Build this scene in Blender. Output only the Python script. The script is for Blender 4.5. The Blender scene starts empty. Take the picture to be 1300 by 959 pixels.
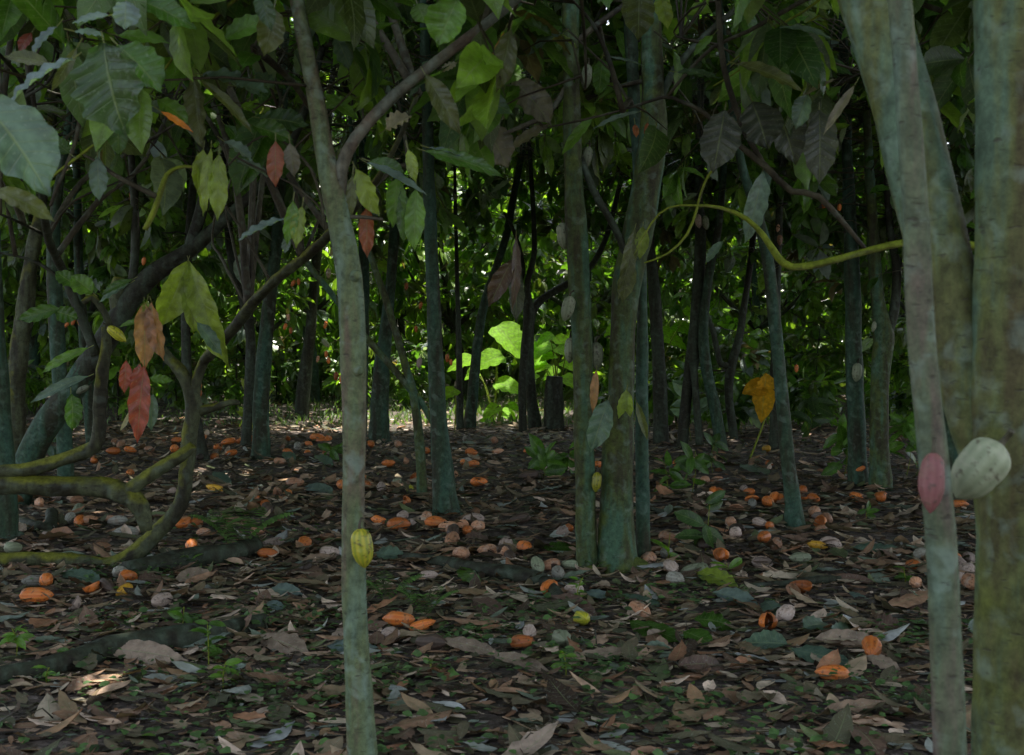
import bpy, math, random
import numpy as np
from mathutils import Vector, noise as mnoise
random.seed(7)
RNG = np.random.default_rng(11)
R = math.radians
S = bpy.context.scene
COL = S.collection
F = 1805.0      # focal length in photo pixels (photo 1300 wide)
H = 1.62        # eye height
HY = 403.0      # horizon row

# ---------------------------------------------------------------- helpers
def gz(x, y):
    return 0.035*mnoise.noise(Vector((x*0.45, y*0.45, 3.1))) + 0.012*mnoise.noise(Vector((x*2.1, y*2.1, 7.7)))
def P(px, py, D):
    return Vector(((px-650)/F*D, D, H-(py-HY)/F*D))
def Dof(py):
    return H*F/(py-HY)
def G(px, py):
    """ground point seen at a pixel"""
    D = Dof(py)
    for _ in range(4):
        x = (px-650)/F*D
        D = (H-gz(x, D))*F/(py-HY)
    x = (px-650)/F*D
    return Vector((x, D, gz(x, D)))

def tag(o, label=None, cat=None, group=None, kind=None):
    if label: o['label'] = label
    if cat: o['category'] = cat
    if group: o['group'] = group
    if kind: o['kind'] = kind
    return o
def empty(name, loc, label, cat, group=None):
    o = bpy.data.objects.new(name, None); COL.objects.link(o)
    o.empty_display_size = 0.1
    o.location = loc
    return tag(o, label, cat, group)
def mesh_np(name, V, Q, mat, parent=None, col=None, uv=None, smooth=True, loc=None, origin=None):
    """V (n,3) world coords, Q (m,4) or (m,3) int"""
    V = np.asarray(V, dtype=np.float64).reshape(-1, 3)
    off = np.zeros(3)
    if parent is not None:
        off = np.array(parent.location)
    elif origin is not None:
        off = np.array(origin)
    me = bpy.data.meshes.new(name)
    k = Q.shape[1]
    me.vertices.add(len(V)); me.vertices.foreach_set('co', (V-off).astype(np.float32).ravel())
    me.loops.add(Q.size); me.loops.foreach_set('vertex_index', Q.astype(np.int32).ravel())
    me.polygons.add(len(Q)); me.polygons.foreach_set('loop_start', np.arange(0, Q.size, k, dtype=np.int32))
    me.polygons.foreach_set('loop_total', np.full(len(Q), k, dtype=np.int32))
    me.polygons.foreach_set('use_smooth', np.full(len(Q), smooth, dtype=bool))
    me.update(calc_edges=True)
    if col is not None:
        a = me.attributes.new('col', 'FLOAT_COLOR', 'POINT')
        c = np.ones((len(V), 4), dtype=np.float32); c[:, :3] = col
        a.data.foreach_set('color', c.ravel())
    if uv is not None:
        l = me.uv_layers.new(name='UVMap')
        l.data.foreach_set('uv', np.asarray(uv, dtype=np.float32)[Q.ravel()].ravel())
    me.materials.append(mat)
    o = bpy.data.objects.new(name, me); COL.objects.link(o)
    if parent is not None:
        o.parent = parent
    elif origin is not None:
        o.location = origin
    return o
def norm(a):
    return a/np.maximum(np.linalg.norm(a, axis=-1, keepdims=True), 1e-9)

# ---------------------------------------------------------------- materials
def newmat(name):
    m = bpy.data.materials.new(name); m.use_nodes = True
    nt = m.node_tree; nt.nodes.clear()
    out = nt.nodes.new('ShaderNodeOutputMaterial')
    return m, nt, out
def N(nt, t, **kw):
    n = nt.nodes.new(t)
    for k, v in kw.items():
        if k.startswith('i_'):
            n.inputs[k[2:].replace('_', ' ')].default_value = v
        else: setattr(n, k, v)
    return n
def ramp(nt, stops):
    r = nt.nodes.new('ShaderNodeValToRGB')
    e = r.color_ramp.elements
    while len(e) < len(stops): e.new(0.5)
    for i, (p, c) in enumerate(stops):
        e[i].position = p; e[i].color = (*c, 1) if len(c) == 3 else c
    return r
def mixc(nt, fac, a, b, mode='MIX'):
    m = nt.nodes.new('ShaderNodeMix'); m.data_type = 'RGBA'; m.blend_type = mode
    for s, v in ((m.inputs[0], fac), (m.inputs[6], a), (m.inputs[7], b)):
        if hasattr(v, 'links'): nt.links.new(v, s)
        elif isinstance(v, (int, float)): s.default_value = v
        else: s.default_value = (*v, 1)
    return m.outputs[2]
def math_(nt, op, a, b=0.0, c=None):
    m = nt.nodes.new('ShaderNodeMath'); m.operation = op
    for s, v in zip(m.inputs, (a, b) if c is None else (a, b, c)):
        if hasattr(v, 'links'): nt.links.new(v, s)
        else: s.default_value = v
    return m.outputs[0]

def leaf_material(name, rough=0.36, trans=0.35, veins=True, spots=0.25, spec=0.5, sheen=0.0):
    m, nt, out = newmat(name)
    L = nt.links.new
    at = N(nt, 'ShaderNodeAttribute', attribute_name='col')
    uv = N(nt, 'ShaderNodeUVMap')
    sep = N(nt, 'ShaderNodeSeparateXYZ'); L(uv.outputs[0], sep.inputs[0])
    u, v = sep.outputs[0], sep.outputs[1]
    av = math_(nt, 'ABSOLUTE', math_(nt, 'SUBTRACT', v, 0.5))          # 0..0.5
    lat = math_(nt, 'FRACT', math_(nt, 'SUBTRACT', math_(nt, 'MULTIPLY', u, 10.0), math_(nt, 'MULTIPLY', av, 2.6)))
    latd = math_(nt, 'ABSOLUTE', math_(nt, 'SUBTRACT', lat, 0.5))        # 0.5 at vein
    vm = nt.nodes.new('ShaderNodeMapRange'); L(latd, vm.inputs[0]); vm.inputs[1].default_value = 0.41; vm.inputs[2].default_value = 0.5
    mm = nt.nodes.new('ShaderNodeMapRange'); L(av, mm.inputs[0]); mm.inputs[1].default_value = 0.03; mm.inputs[2].default_value = 0.012
    vein = math_(nt, 'MAXIMUM', math_(nt, 'MULTIPLY', vm.outputs[0], 0.55), mm.outputs[0])
    geo = N(nt, 'ShaderNodeNewGeometry')
    tc = N(nt, 'ShaderNodeTexCoord')
    n1 = N(nt, 'ShaderNodeTexNoise'); L(tc.outputs['Object'], n1.inputs['Vector']); n1.inputs['Scale'].default_value = 22; n1.inputs['Detail'].default_value = 5
    r1 = ramp(nt, [(0.3, (0.62, 0.62, 0.62)), (0.7, (1.3, 1.3, 1.3))]); L(n1.outputs[0], r1.inputs[0])
    base = mixc(nt, 1.0, at.outputs['Color'], r1.outputs[0], 'MULTIPLY')
    # lichen and mildew specks
    n2 = N(nt, 'ShaderNodeTexNoise'); L(tc.outputs['Object'], n2.inputs['Vector']); n2.inputs['Scale'].default_value = 95; n2.inputs['Detail'].default_value = 4
    r2 = ramp(nt, [(0.60, (0, 0, 0)), (0.70, (1, 1, 1))]); L(n2.outputs[0], r2.inputs[0])
    base = mixc(nt, math_(nt, 'MULTIPLY', r2.outputs[0], spots), base, (0.34, 0.40, 0.36))
    if veins:
        veinc = mixc(nt, 0.5, base, (0.22, 0.27, 0.12))
        base = mixc(nt, math_(nt, 'MULTIPLY', vein, 0.75), base, veinc)
    back = mixc(nt, 0.35, base, (0.11, 0.14, 0.07))
    base2 = mixc(nt, geo.outputs['Backfacing'], base, back)
    bs = N(nt, 'ShaderNodeBsdfPrincipled')
    L(base2, bs.inputs['Base Color'])
    rr = nt.nodes.new('ShaderNodeMapRange'); L(n1.outputs[0], rr.inputs[0]); rr.inputs[3].default_value = rough-0.07; rr.inputs[4].default_value = rough+0.12
    rb = math_(nt, 'ADD', rr.outputs[0], math_(nt, 'MULTIPLY', geo.outputs['Backfacing'], 0.2))
    L(rb, bs.inputs['Roughness'])
    bs.inputs['Specular IOR Level'].default_value = spec
    if sheen:
        bs.inputs['Coat Weight'].default_value = sheen; bs.inputs['Coat Roughness'].default_value = 0.3
    tr = N(nt, 'ShaderNodeBsdfTranslucent')
    tcol = mixc(nt, 1.0, base, (1.9, 2.0, 0.7), 'MULTIPLY')
    L(tcol, tr.inputs['Color'])
    mx = N(nt, 'ShaderNodeMixShader'); mx.inputs[0].default_value = trans
    L(bs.outputs[0], mx.inputs[1]); L(tr.outputs[0], mx.inputs[2])
    bp = N(nt, 'ShaderNodeBump'); bp.inputs['Strength'].default_value = 0.55; bp.inputs['Distance'].default_value = 0.004
    hgt = math_(nt, 'SUBTRACT', math_(nt, 'MULTIPLY', n1.outputs[0], 0.5), vein)
    L(hgt, bp.inputs['Height']); L(bp.outputs[0], bs.inputs['Normal'])
    L(mx.outputs[0], out.inputs[0])
    return m

def bark_material(name, c1, c2, c3, moss=0.0, mosscol=(0.105, 0.105, 0.018), lichen=0.5, bump=0.5):
    m, nt, out = newmat(name)
    L = nt.links.new
    tc = N(nt, 'ShaderNodeTexCoord')
    info = N(nt, 'ShaderNodeObjectInfo')
    mp = N(nt, 'ShaderNodeMapping'); L(tc.outputs['Object'], mp.inputs[0]); mp.inputs['Scale'].default_value = (1, 1, 0.16)
    a = N(nt, 'ShaderNodeTexNoise', noise_dimensions='4D'); L(mp.outputs[0], a.inputs['Vector']); a.inputs['Scale'].default_value = 11; a.inputs['Detail'].default_value = 5; a.inputs['Roughness'].default_value = 0.55
    L(math_(nt, 'MULTIPLY', info.outputs['Random'], 30.0), a.inputs['W'])
    ra = ramp(nt, [(0.38, c3), (0.49, c2), (0.60, c1)]); L(a.outputs[0], ra.inputs[0])
    b = N(nt, 'ShaderNodeTexNoise'); mpb = N(nt, 'ShaderNodeMapping'); L(tc.outputs['Object'], mpb.inputs[0]); mpb.inputs['Scale'].default_value = (1, 1, 0.9)
    L(mpb.outputs[0], b.inputs['Vector']); b.inputs['Scale'].default_value = 26; b.inputs['Detail'].default_value = 10; b.inputs['Roughness'].default_value = 0.74
    rb = ramp(nt, [(0.34, (0.5, 0.5, 0.5)), (0.66, (1.4, 1.4, 1.4))]); L(b.outputs[0], rb.inputs[0])
    base = mixc(nt, 1.0, ra.outputs[0], rb.outputs[0], 'MULTIPLY')
    # pale lichen flecks
    c = N(nt, 'ShaderNodeTexNoise'); L(tc.outputs['Object'], c.inputs['Vector']); c.inputs['Scale'].default_value = 14; c.inputs['Detail'].default_value = 8; c.inputs['Distortion'].default_value = 0.4
    rc = ramp(nt, [(0.54, (0, 0, 0)), (0.68, (1, 1, 1))]); L(c.outputs[0], rc.inputs[0])
    base = mixc(nt, math_(nt, 'MULTIPLY', rc.outputs[0], lichen), base, (0.20, 0.27, 0.22))
    # dark flecks and scars
    d = N(nt, 'ShaderNodeTexNoise'); mp2 = N(nt, 'ShaderNodeMapping'); L(tc.outputs['Object'], mp2.inputs[0]); mp2.inputs['Scale'].default_value = (1, 1, 3.4)
    L(mp2.outputs[0], d.inputs['Vector']); d.inputs['Scale'].default_value = 26; d.inputs['Detail'].default_value = 5
    rd = ramp(nt, [(0.62, (0, 0, 0)), (0.72, (1, 1, 1))]); L(d.outputs[0], rd.inputs[0])
    base = mixc(nt, math_(nt, 'MULTIPLY', rd.outputs[0], 0.7), base, (0.045, 0.04, 0.03))
    if moss > 0:
        geo = N(nt, 'ShaderNodeNewGeometry'); sp = N(nt, 'ShaderNodeSeparateXYZ'); L(geo.outputs['Normal'], sp.inputs[0])
        e = N(nt, 'ShaderNodeTexNoise'); L(tc.outputs['Object'], e.inputs['Vector']); e.inputs['Scale'].default_value = 6; e.inputs['Detail'].default_value = 9
        s = math_(nt, 'ADD', math_(nt, 'MULTIPLY', sp.outputs[2], 0.30), math_(nt, 'MULTIPLY', sp.outputs[0], -0.10))
        s = math_(nt, 'ADD', s, e.outputs[0])
        re = ramp(nt, [(0.62-0.35*moss, (0, 0, 0)), (0.76-0.35*moss, (1, 1, 1))]); L(s, re.inputs[0])
        mc = mixc(nt, 1.0, mosscol, rb.outputs[0], 'MULTIPLY')
        base = mixc(nt, math_(nt, 'MULTIPLY', re.outputs[0], 0.9), base, mc)
    bs = N(nt, 'ShaderNodeBsdfPrincipled'); L(base, bs.inputs['Base Color'])
    bs.inputs['Roughness'].default_value = 0.65; bs.inputs['Specular IOR Level'].default_value = 0.16
    hs = math_(nt, 'ADD', math_(nt, 'MULTIPLY', a.outputs[0], 1.2), math_(nt, 'ADD', math_(nt, 'MULTIPLY', b.outputs[0], 0.6), math_(nt, 'MULTIPLY', rd.outputs[0], -0.5)))
    bp = N(nt, 'ShaderNodeBump'); bp.inputs['Strength'].default_value = bump; bp.inputs['Distance'].default_value = 0.012
    L(hs, bp.inputs['Height']); L(bp.outputs[0], bs.inputs['Normal'])
    L(bs.outputs[0], out.inputs[0])
    return m

def pod_material(name, ridge, groove, blot, blotamt=0.5, rough=0.5):
    m, nt, out = newmat(name)
    L = nt.links.new
    tc = N(nt, 'ShaderNodeTexCoord'); info = N(nt, 'ShaderNodeObjectInfo')
    uv = N(nt, 'ShaderNodeUVMap'); sp = N(nt, 'ShaderNodeSeparateXYZ'); L(uv.outputs[0], sp.inputs[0])
    at = N(nt, 'ShaderNodeAttribute', attribute_name='col')
    gs = N(nt, 'ShaderNodeSeparateColor'); L(at.outputs['Color'], gs.inputs[0])
    base = mixc(nt, gs.outputs[0], groove, ridge)
    n = N(nt, 'ShaderNodeTexNoise', noise_dimensions='4D'); L(tc.outputs['Object'], n.inputs['Vector']); n.inputs['Scale'].default_value = 20; n.inputs['Detail'].default_value = 6; n.inputs['Roughness'].default_value = 0.65
    L(math_(nt, 'MULTIPLY', info.outputs['Random'], 50.0), n.inputs['W'])
    r = ramp(nt, [(0.50, (0, 0, 0)), (0.66, (1, 1, 1))]); L(n.outputs[0], r.inputs[0])
    base = mixc(nt, math_(nt, 'MULTIPLY', r.outputs[0], blotamt), base, blot)
    n3 = N(nt, 'ShaderNodeTexNoise', noise_dimensions='4D'); L(tc.outputs['Object'], n3.inputs['Vector']); n3.inputs['Scale'].default_value = 60; n3.inputs['Detail'].default_value = 6
    L(math_(nt, 'MULTIPLY', info.outputs['Random'], 20.0), n3.inputs['W'])
    r3 = ramp(nt, [(0.55, (0, 0, 0)), (0.66, (1, 1, 1))]); L(n3.outputs[0], r3.inputs[0])
    base = mixc(nt, math_(nt, 'MULTIPLY', r3.outputs[0], 0.75), base, (0.05, 0.035, 0.02))
    base = mixc(nt, math_(nt, 'MULTIPLY', gs.outputs[1], 1.0), base, (0.035, 0.02, 0.012))
    hv = N(nt, 'ShaderNodeHueSaturation'); L(base, hv.inputs['Color'])
    L(math_(nt, 'ADD', math_(nt, 'MULTIPLY', info.outputs['Random'], 0.7), 0.5), hv.inputs['Value'])
    bs = N(nt, 'ShaderNodeBsdfPrincipled'); L(hv.outputs[0], bs.inputs['Base Color'])
    bs.inputs['Roughness'].default_value = rough; bs.inputs['Specular IOR Level'].default_value = 0.4
    bp = N(nt, 'ShaderNodeBump'); bp.inputs['Strength'].default_value = 0.5; bp.inputs['Distance'].default_value = 0.005
    L(n3.outputs[0], bp.inputs['Height']); L(bp.outputs[0], bs.inputs['Normal'])
    L(bs.outputs[0], out.inputs[0])
    return m

LEAF = leaf_material('cacao_leaf', rough=0.30, trans=0.46, spots=0.2, spec=.5)
LEAFFAR = leaf_material('cacao_leaf_plain', rough=0.27, trans=0.45, veins=False, spots=0.1, spec=0.6)
LITTER = leaf_material('dry_leaf', rough=0.55, trans=0.05, spots=0.3, spec=0.22)
WEED = leaf_material('weed_leaf', rough=0.5, trans=0.35, veins=False, spots=0.1)
TARO = leaf_material('broad_leaf', rough=0.6, trans=0.55, veins=True, spots=0.03, spec=0.12)
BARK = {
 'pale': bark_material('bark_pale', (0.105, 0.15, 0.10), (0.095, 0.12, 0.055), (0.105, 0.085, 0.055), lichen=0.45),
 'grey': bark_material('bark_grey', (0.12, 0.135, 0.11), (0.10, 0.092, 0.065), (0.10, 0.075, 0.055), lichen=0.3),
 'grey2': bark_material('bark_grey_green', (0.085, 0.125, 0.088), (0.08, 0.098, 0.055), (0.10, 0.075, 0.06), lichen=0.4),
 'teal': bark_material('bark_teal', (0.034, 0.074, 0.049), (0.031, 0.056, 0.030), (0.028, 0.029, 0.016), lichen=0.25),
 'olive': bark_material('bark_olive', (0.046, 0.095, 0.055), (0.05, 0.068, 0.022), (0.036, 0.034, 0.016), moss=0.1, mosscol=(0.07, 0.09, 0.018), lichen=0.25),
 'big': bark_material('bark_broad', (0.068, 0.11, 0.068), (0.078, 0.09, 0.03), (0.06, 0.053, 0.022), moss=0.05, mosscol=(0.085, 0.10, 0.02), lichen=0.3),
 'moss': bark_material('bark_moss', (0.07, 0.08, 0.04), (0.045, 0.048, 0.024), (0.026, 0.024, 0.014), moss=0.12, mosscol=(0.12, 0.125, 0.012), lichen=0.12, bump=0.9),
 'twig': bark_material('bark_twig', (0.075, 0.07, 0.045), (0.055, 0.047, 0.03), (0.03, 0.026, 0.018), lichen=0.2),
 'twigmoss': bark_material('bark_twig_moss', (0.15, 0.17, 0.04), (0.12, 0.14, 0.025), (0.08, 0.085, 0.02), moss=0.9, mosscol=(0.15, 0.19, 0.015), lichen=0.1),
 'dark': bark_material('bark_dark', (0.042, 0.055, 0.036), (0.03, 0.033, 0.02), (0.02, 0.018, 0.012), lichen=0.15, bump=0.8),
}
PODM = {
 'orange': pod_material('pod_orange', (0.62, 0.19, 0.035), (0.50, 0.11, 0.02), (0.42, 0.22, 0.10), 0.6),
 'yellow': pod_material('pod_yellow', (0.66, 0.38, 0.035), (0.52, 0.26, 0.02), (0.40, 0.18, 0.04), 0.4),
 'tan': pod_material('pod_tan', (0.50, 0.27, 0.15), (0.40, 0.17, 0.08), (0.46, 0.38, 0.31), 0.8, 0.7),
 'pale': pod_material('pod_pale', (0.42, 0.33, 0.27), (0.31, 0.22, 0.17), (0.46, 0.38, 0.33), 0.7, 0.8),
 'grey': pod_material('pod_grey', (0.31, 0.31, 0.26), (0.20, 0.19, 0.15), (0.22, 0.17, 0.12), 0.7, 0.8),
 'green': pod_material('pod_green', (0.22, 0.25, 0.155), (0.15, 0.18, 0.105), (0.33, 0.31, 0.23), 0.5, 0.6),
 'lime': pod_material('pod_lime', (0.46, 0.40, 0.03), (0.18, 0.24, 0.02), (0.28, 0.32, 0.03), 0.6, 0.42),
 'dark': pod_material('pod_dark', (0.07, 0.045, 0.03), (0.03, 0.02, 0.015), (0.10, 0.07, 0.05), 0.5, 0.6),
 'pink': pod_material('pod_pink', (0.19, 0.07, 0.065), (0.15, 0.045, 0.045), (0.18, 0.13, 0.08), 0.4, 0.55),
}

# ground
def ground_material():
    m, nt, out = newmat('forest_floor')
    L = nt.links.new
    tc = N(nt, 'ShaderNodeTexCoord')
    a = N(nt, 'ShaderNodeTexNoise'); L(tc.outputs['Object'], a.inputs['Vector']); a.inputs['Scale'].default_value = 1.3; a.inputs['Detail'].default_value = 8; a.inputs['Roughness'].default_value = 0.7
    ra = ramp(nt, [(0.35, (0.022, 0.016, 0.011)), (0.52, (0.045, 0.032, 0.022)), (0.68, (0.05, 0.055, 0.022))]); L(a.outputs[0], ra.inputs[0])
    v = N(nt, 'ShaderNodeTexVoronoi'); L(tc.outputs['Object'], v.inputs['Vector']); v.inputs['Scale'].default_value = 26
    cr = ramp(nt, [(0.0, (0.02, 0.014, 0.01)), (0.5, (0.07, 0.05, 0.036)), (0.85, (0.16, 0.125, 0.10)), (1.0, (0.24, 0.2, 0.17))])
    sc = N(nt, 'ShaderNodeSeparateColor'); L(v.outputs['Color'], sc.inputs[0]); L(sc.outputs[0], cr.inputs[0])
    base = mixc(nt, 0.5, ra.outputs[0], cr.outputs[0])
    bs = N(nt, 'ShaderNodeBsdfPrincipled'); L(base, bs.inputs['Base Color']); bs.inputs['Roughness'].default_value = 0.85
    b = N(nt, 'ShaderNodeTexNoise'); L(tc.outputs['Object'], b.inputs['Vector']); b.inputs['Scale'].default_value = 40; b.inputs['Detail'].default_value = 8
    bp = N(nt, 'ShaderNodeBump'); bp.inputs['Strength'].default_value = 0.9; bp.inputs['Distance'].default_value = 0.03
    L(math_(nt, 'ADD', b.outputs[0], math_(nt, 'MULTIPLY', v.outputs['Distance'], 0.6)), bp.inputs['Height']); L(bp.outputs[0], bs.inputs['Normal'])
    L(bs.outputs[0], out.inputs[0])
    return m
def build_ground():
    xs = np.concatenate([np.linspace(-600, -30, 12)[:-1], np.linspace(-30, 30, 221), np.linspace(30, 600, 12)[1:]])
    ys = np.concatenate([np.linspace(-300, -4, 8)[:-1], np.linspace(-4, 60, 261), np.linspace(60, 900, 16)[1:]])
    X, Y = np.meshgrid(xs, ys)
    Z = np.array([[gz(x, y) for x in xs] for y in ys])
    V = np.stack([X, Y, Z], -1).reshape(-1, 3)
    nx = len(xs); i = np.arange(len(ys)-1)[:, None]*nx + np.arange(nx-1)[None, :]
    i = i.ravel(); Q = np.stack([i, i+1, i+nx+1, i+nx], 1)
    o = mesh_np('ground', V, Q, ground_material())
    tag(o, 'dark forest floor under the leaf litter', None, None, 'structure')
build_ground()

# ---------------------------------------------------------------- leaves
PU = [0, .03, .08, .16, .3, .45, .6, .73, .83, .9, .95, 1]
PW = [.04, .12, .38, .68, .93, 1, .96, .80, .52, .26, .12, 0.01]
HEART_W = [.5, .8, .95, 1, .98, .88, .72, .54, .36, .22, .12, 0.01]
def leaf_geo(base, axis, nrm, L, W, bend, cup, col, nu=6, nv=2, wave=0.0, pet=0.0, prof=PW, k=4.5):
    base = np.asarray(base, float); axis = norm(np.asarray(axis, float)); nrm = np.asarray(nrm, float)
    n = len(base)
    nrm = norm(nrm - axis*np.sum(nrm*axis, -1, keepdims=True))
    side = np.cross(nrm, axis)
    one = np.ones(n)
    L, W, bend, cup, wave = [np.broadcast_to(np.asarray(t, float), (n,)) for t in (L, W, bend, cup, wave)]
    u = np.linspace(0, 1, nu+1)**0.92; v = np.linspace(-1, 1, nv+1)
    w = np.interp(u, PU, prof)
    b = np.where(np.abs(bend) < 1e-3, 1e-3, bend)[:, None]
    th = b*u[None]
    px = np.sin(th)/b*L[:, None]; pz = -(1-np.cos(th))/b*L[:, None]
    c = base[:, None]+axis[:, None]*px[..., None]+nrm[:, None]*pz[..., None]     # n,nu+1,3
    nn = nrm[:, None]*np.cos(th)[..., None]+axis[:, None]*np.sin(th)[..., None]
    ww = (W[:, None]*0.5*w[None])                                   # n,nu+1
    xo = ww[..., None]*v[None, None]
    if nv > 4:
        ph1 = RNG.uniform(0, 6.28, (n, 1, 1)); xo = xo*(1+.055*np.sin(k*6.283*u[None, :, None]+ph1+2.0*(v[None, None] > 0))+.09*np.sin(5*u[None, :, None]+ph1*2+3*(v[None, None] > 0)))
    xo = xo                               # n,nu+1,nv+1
    ph = RNG.uniform(0, 6.28, n)[:, None, None]
    av = np.abs(v)[None, None]
    zo = cup[:, None, None]*ww[..., None]*av**1.4 + wave[:, None, None]*W[:, None, None]*av*np.sin(6.283*(k*u[None, :, None]-0.9*av)+ph+(v[None, None] > 0)*1.3)
    V = c[:, :, None]+side[:, None, None]*xo[..., None]+nn[:, :, None]*zo[..., None]
    uv = np.stack(np.broadcast_arrays(u[None, :, None], v[None, None]*0.5+0.5), -1)
    uv = np.broadcast_to(uv, (n, nu+1, nv+1, 2))
    C = np.broadcast_to(np.asarray(col, float).reshape(-1, 1, 1, 3), (n, nu+1, nv+1, 3))
    m = (nu+1)*(nv+1)
    i = (np.arange(nu)[:, None]*(nv+1)+np.arange(nv)[None]).ravel()
    q = np.stack([i, i+1, i+nv+2, i+nv+1], 1)[:, ::-1]
    Q = (q[None]+np.arange(n)[:, None, None]*m).reshape(-1, 4)
    V = V.reshape(-1, 3); uv = uv.reshape(-1, 2); C = C.reshape(-1, 3)
    if pet > 0:   # petiole: thin crossed strip
        k0 = len(V)
        b0 = base-axis*0.0; pb = base-axis*pet+nrm*pet*0.25
        s = side*0.0022; t = nrm*0.0022
        pv = np.stack([b0-s, b0+s, pb+s, pb-s, b0-t, b0+t, pb+t, pb-t], 1).reshape(-1, 3)
        pq = np.array([[0, 1, 2, 3], [4, 5, 6, 7]])
        PQ = (pq[None]+np.arange(n)[:, None, None]*8).reshape(-1, 4)+k0
        V = np.concatenate([V, pv]); Q = np.concatenate([Q, PQ])
        uv = np.concatenate([uv, np.full((len(pv), 2), 0.5)])
        C = np.concatenate([C, np.tile([[0.11, 0.10, 0.035]], (len(pv), 1))])
    return V, Q, C, uv
def join_geo(parts):
    V, Q, C, U = [], [], [], []; k = 0
    for v, q, c, u in parts:
        V.append(v); Q.append(q+k); C.append(c); U.append(u); k += len(v)
    return np.concatenate(V), np.concatenate(Q), np.concatenate(C), np.concatenate(U)

# ---------------------------------------------------------------- tubes
def catmull(pts, rad, step):
    out, ro = [], []
    n = len(pts)
    for i in range(n-1):
        p0 = pts[max(i-1, 0)]; p1 = pts[i]; p2 = pts[i+1]; p3 = pts[min(i+2, n-1)]
        d = (p2-p1).length; k = max(2, int(d/step))
        for j in range(k):
            t = j/k; t2 = t*t; t3 = t2*t
            out.append(0.5*((2*p1)+(p2-p0)*t+(2*p0-5*p1+4*p2-p3)*t2+(3*p1-p0-3*p2+p3)*t3))
            ro.append(rad[i]+(rad[i+1]-rad[i])*(t2*(3-2*t)))
    out.append(pts[-1]); ro.append(rad[-1])
    return out, ro
def tube_geo(pts, rad, seg=12, step=0.06, rough=0.05, seedv=0.0, cap=True):
    pts, rad = catmull([Vector(p) for p in pts], rad, step)
    n = len(pts); V = []
    t0 = (pts[1]-pts[0]).normalized()
    a = t0.orthogonal().normalized()
    for i in range(n):
        t = (pts[min(i+1, n-1)]-pts[max(i-1, 0)]).normalized()
        a = (a-t*a.dot(t)).normalized(); b = t.cross(a)
        for s in range(seg):
            an = 6.2831853*s/seg
            d = a*math.cos(an)+b*math.sin(an)
            p = pts[i]; r = rad[i]
            if rough:
                q = p*3.2+d*0.9+Vector((seedv, 0, 0))
                r *= 1+rough*mnoise.noise(q)*1.6+rough*0.6*mnoise.noise(q*4.0)+(rough*.5*mnoise.noise(q*9.0) if rough > .1 else 0)
            V.append(p+d*r)
    V = [tuple(v) for v in V]
    Q = []
    for i in range(n-1):
        for s in range(seg):
            Q.append((i*seg+s, i*seg+(s+1) % seg, (i+1)*seg+(s+1) % seg, (i+1)*seg+s))
    if cap:
        for ring, fl in ((0, True), (n-1, False)):
            c = len(V); V.append(tuple(pts[ring])); 
            for s in range(seg):
                x, y = ring*seg+s, ring*seg+(s+1) % seg
                # quad with repeated centre avoided: use small inner ring instead
            # inner ring
            V.pop()
            k0 = len(V)
            for s in range(seg):
                v = Vector(V[ring*seg+s]); V.append(tuple(pts[ring].lerp(v, 0.02)))
            for s in range(seg):
                x, y = ring*seg+s, ring*seg+(s+1) % seg
                f = (x, y, k0+(s+1) % seg, k0+s)
                Q.append(f[::-1] if fl else f)
    V = np.array(V); Q = np.array(Q)
    return V, Q, np.ones((len(V), 3)), np.zeros((len(V), 2))

def path3(D, pts):
    out, rad = [], []
    for p in pts:
        d = p[3] if len(p) > 3 else D
        out.append(P(p[0], p[1], d)); rad.append(0.5*p[2]/F*d)
    return out, rad

# protected trunks: (polyline px, depth) leaves in front are thinned out
PROT = []
def protect(D, pts, pad=1.0):
    for a, b in zip(pts[:-1], pts[1:]):
        PROT.append((a[0], a[1], b[0], b[1], max(a[2], b[2])*0.5*pad, a[3] if len(a) > 3 else D))
def blocked(pw, pad=0.0):
    """fraction mask: leaf centres (n,3) that hide a protected trunk"""
    pw = np.asarray(pw); D = np.maximum(pw[:, 1], 0.3)
    px = 650+pw[:, 0]/D*F; py = HY-(pw[:, 2]-H)/D*F
    m = np.zeros(len(pw), bool)
    for ax, ay, bx, by, r, d in PROT:
        dx, dy = bx-ax, by-ay; l2 = dx*dx+dy*dy+1e-6
        t = np.clip(((px-ax)*dx+(py-ay)*dy)/l2, 0, 1)
        dist = np.hypot(px-ax-t*dx, py-ay-t*dy)
        m |= (dist < r+0.06/D*F+pad) & (D < d+0.1)
    return m

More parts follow.
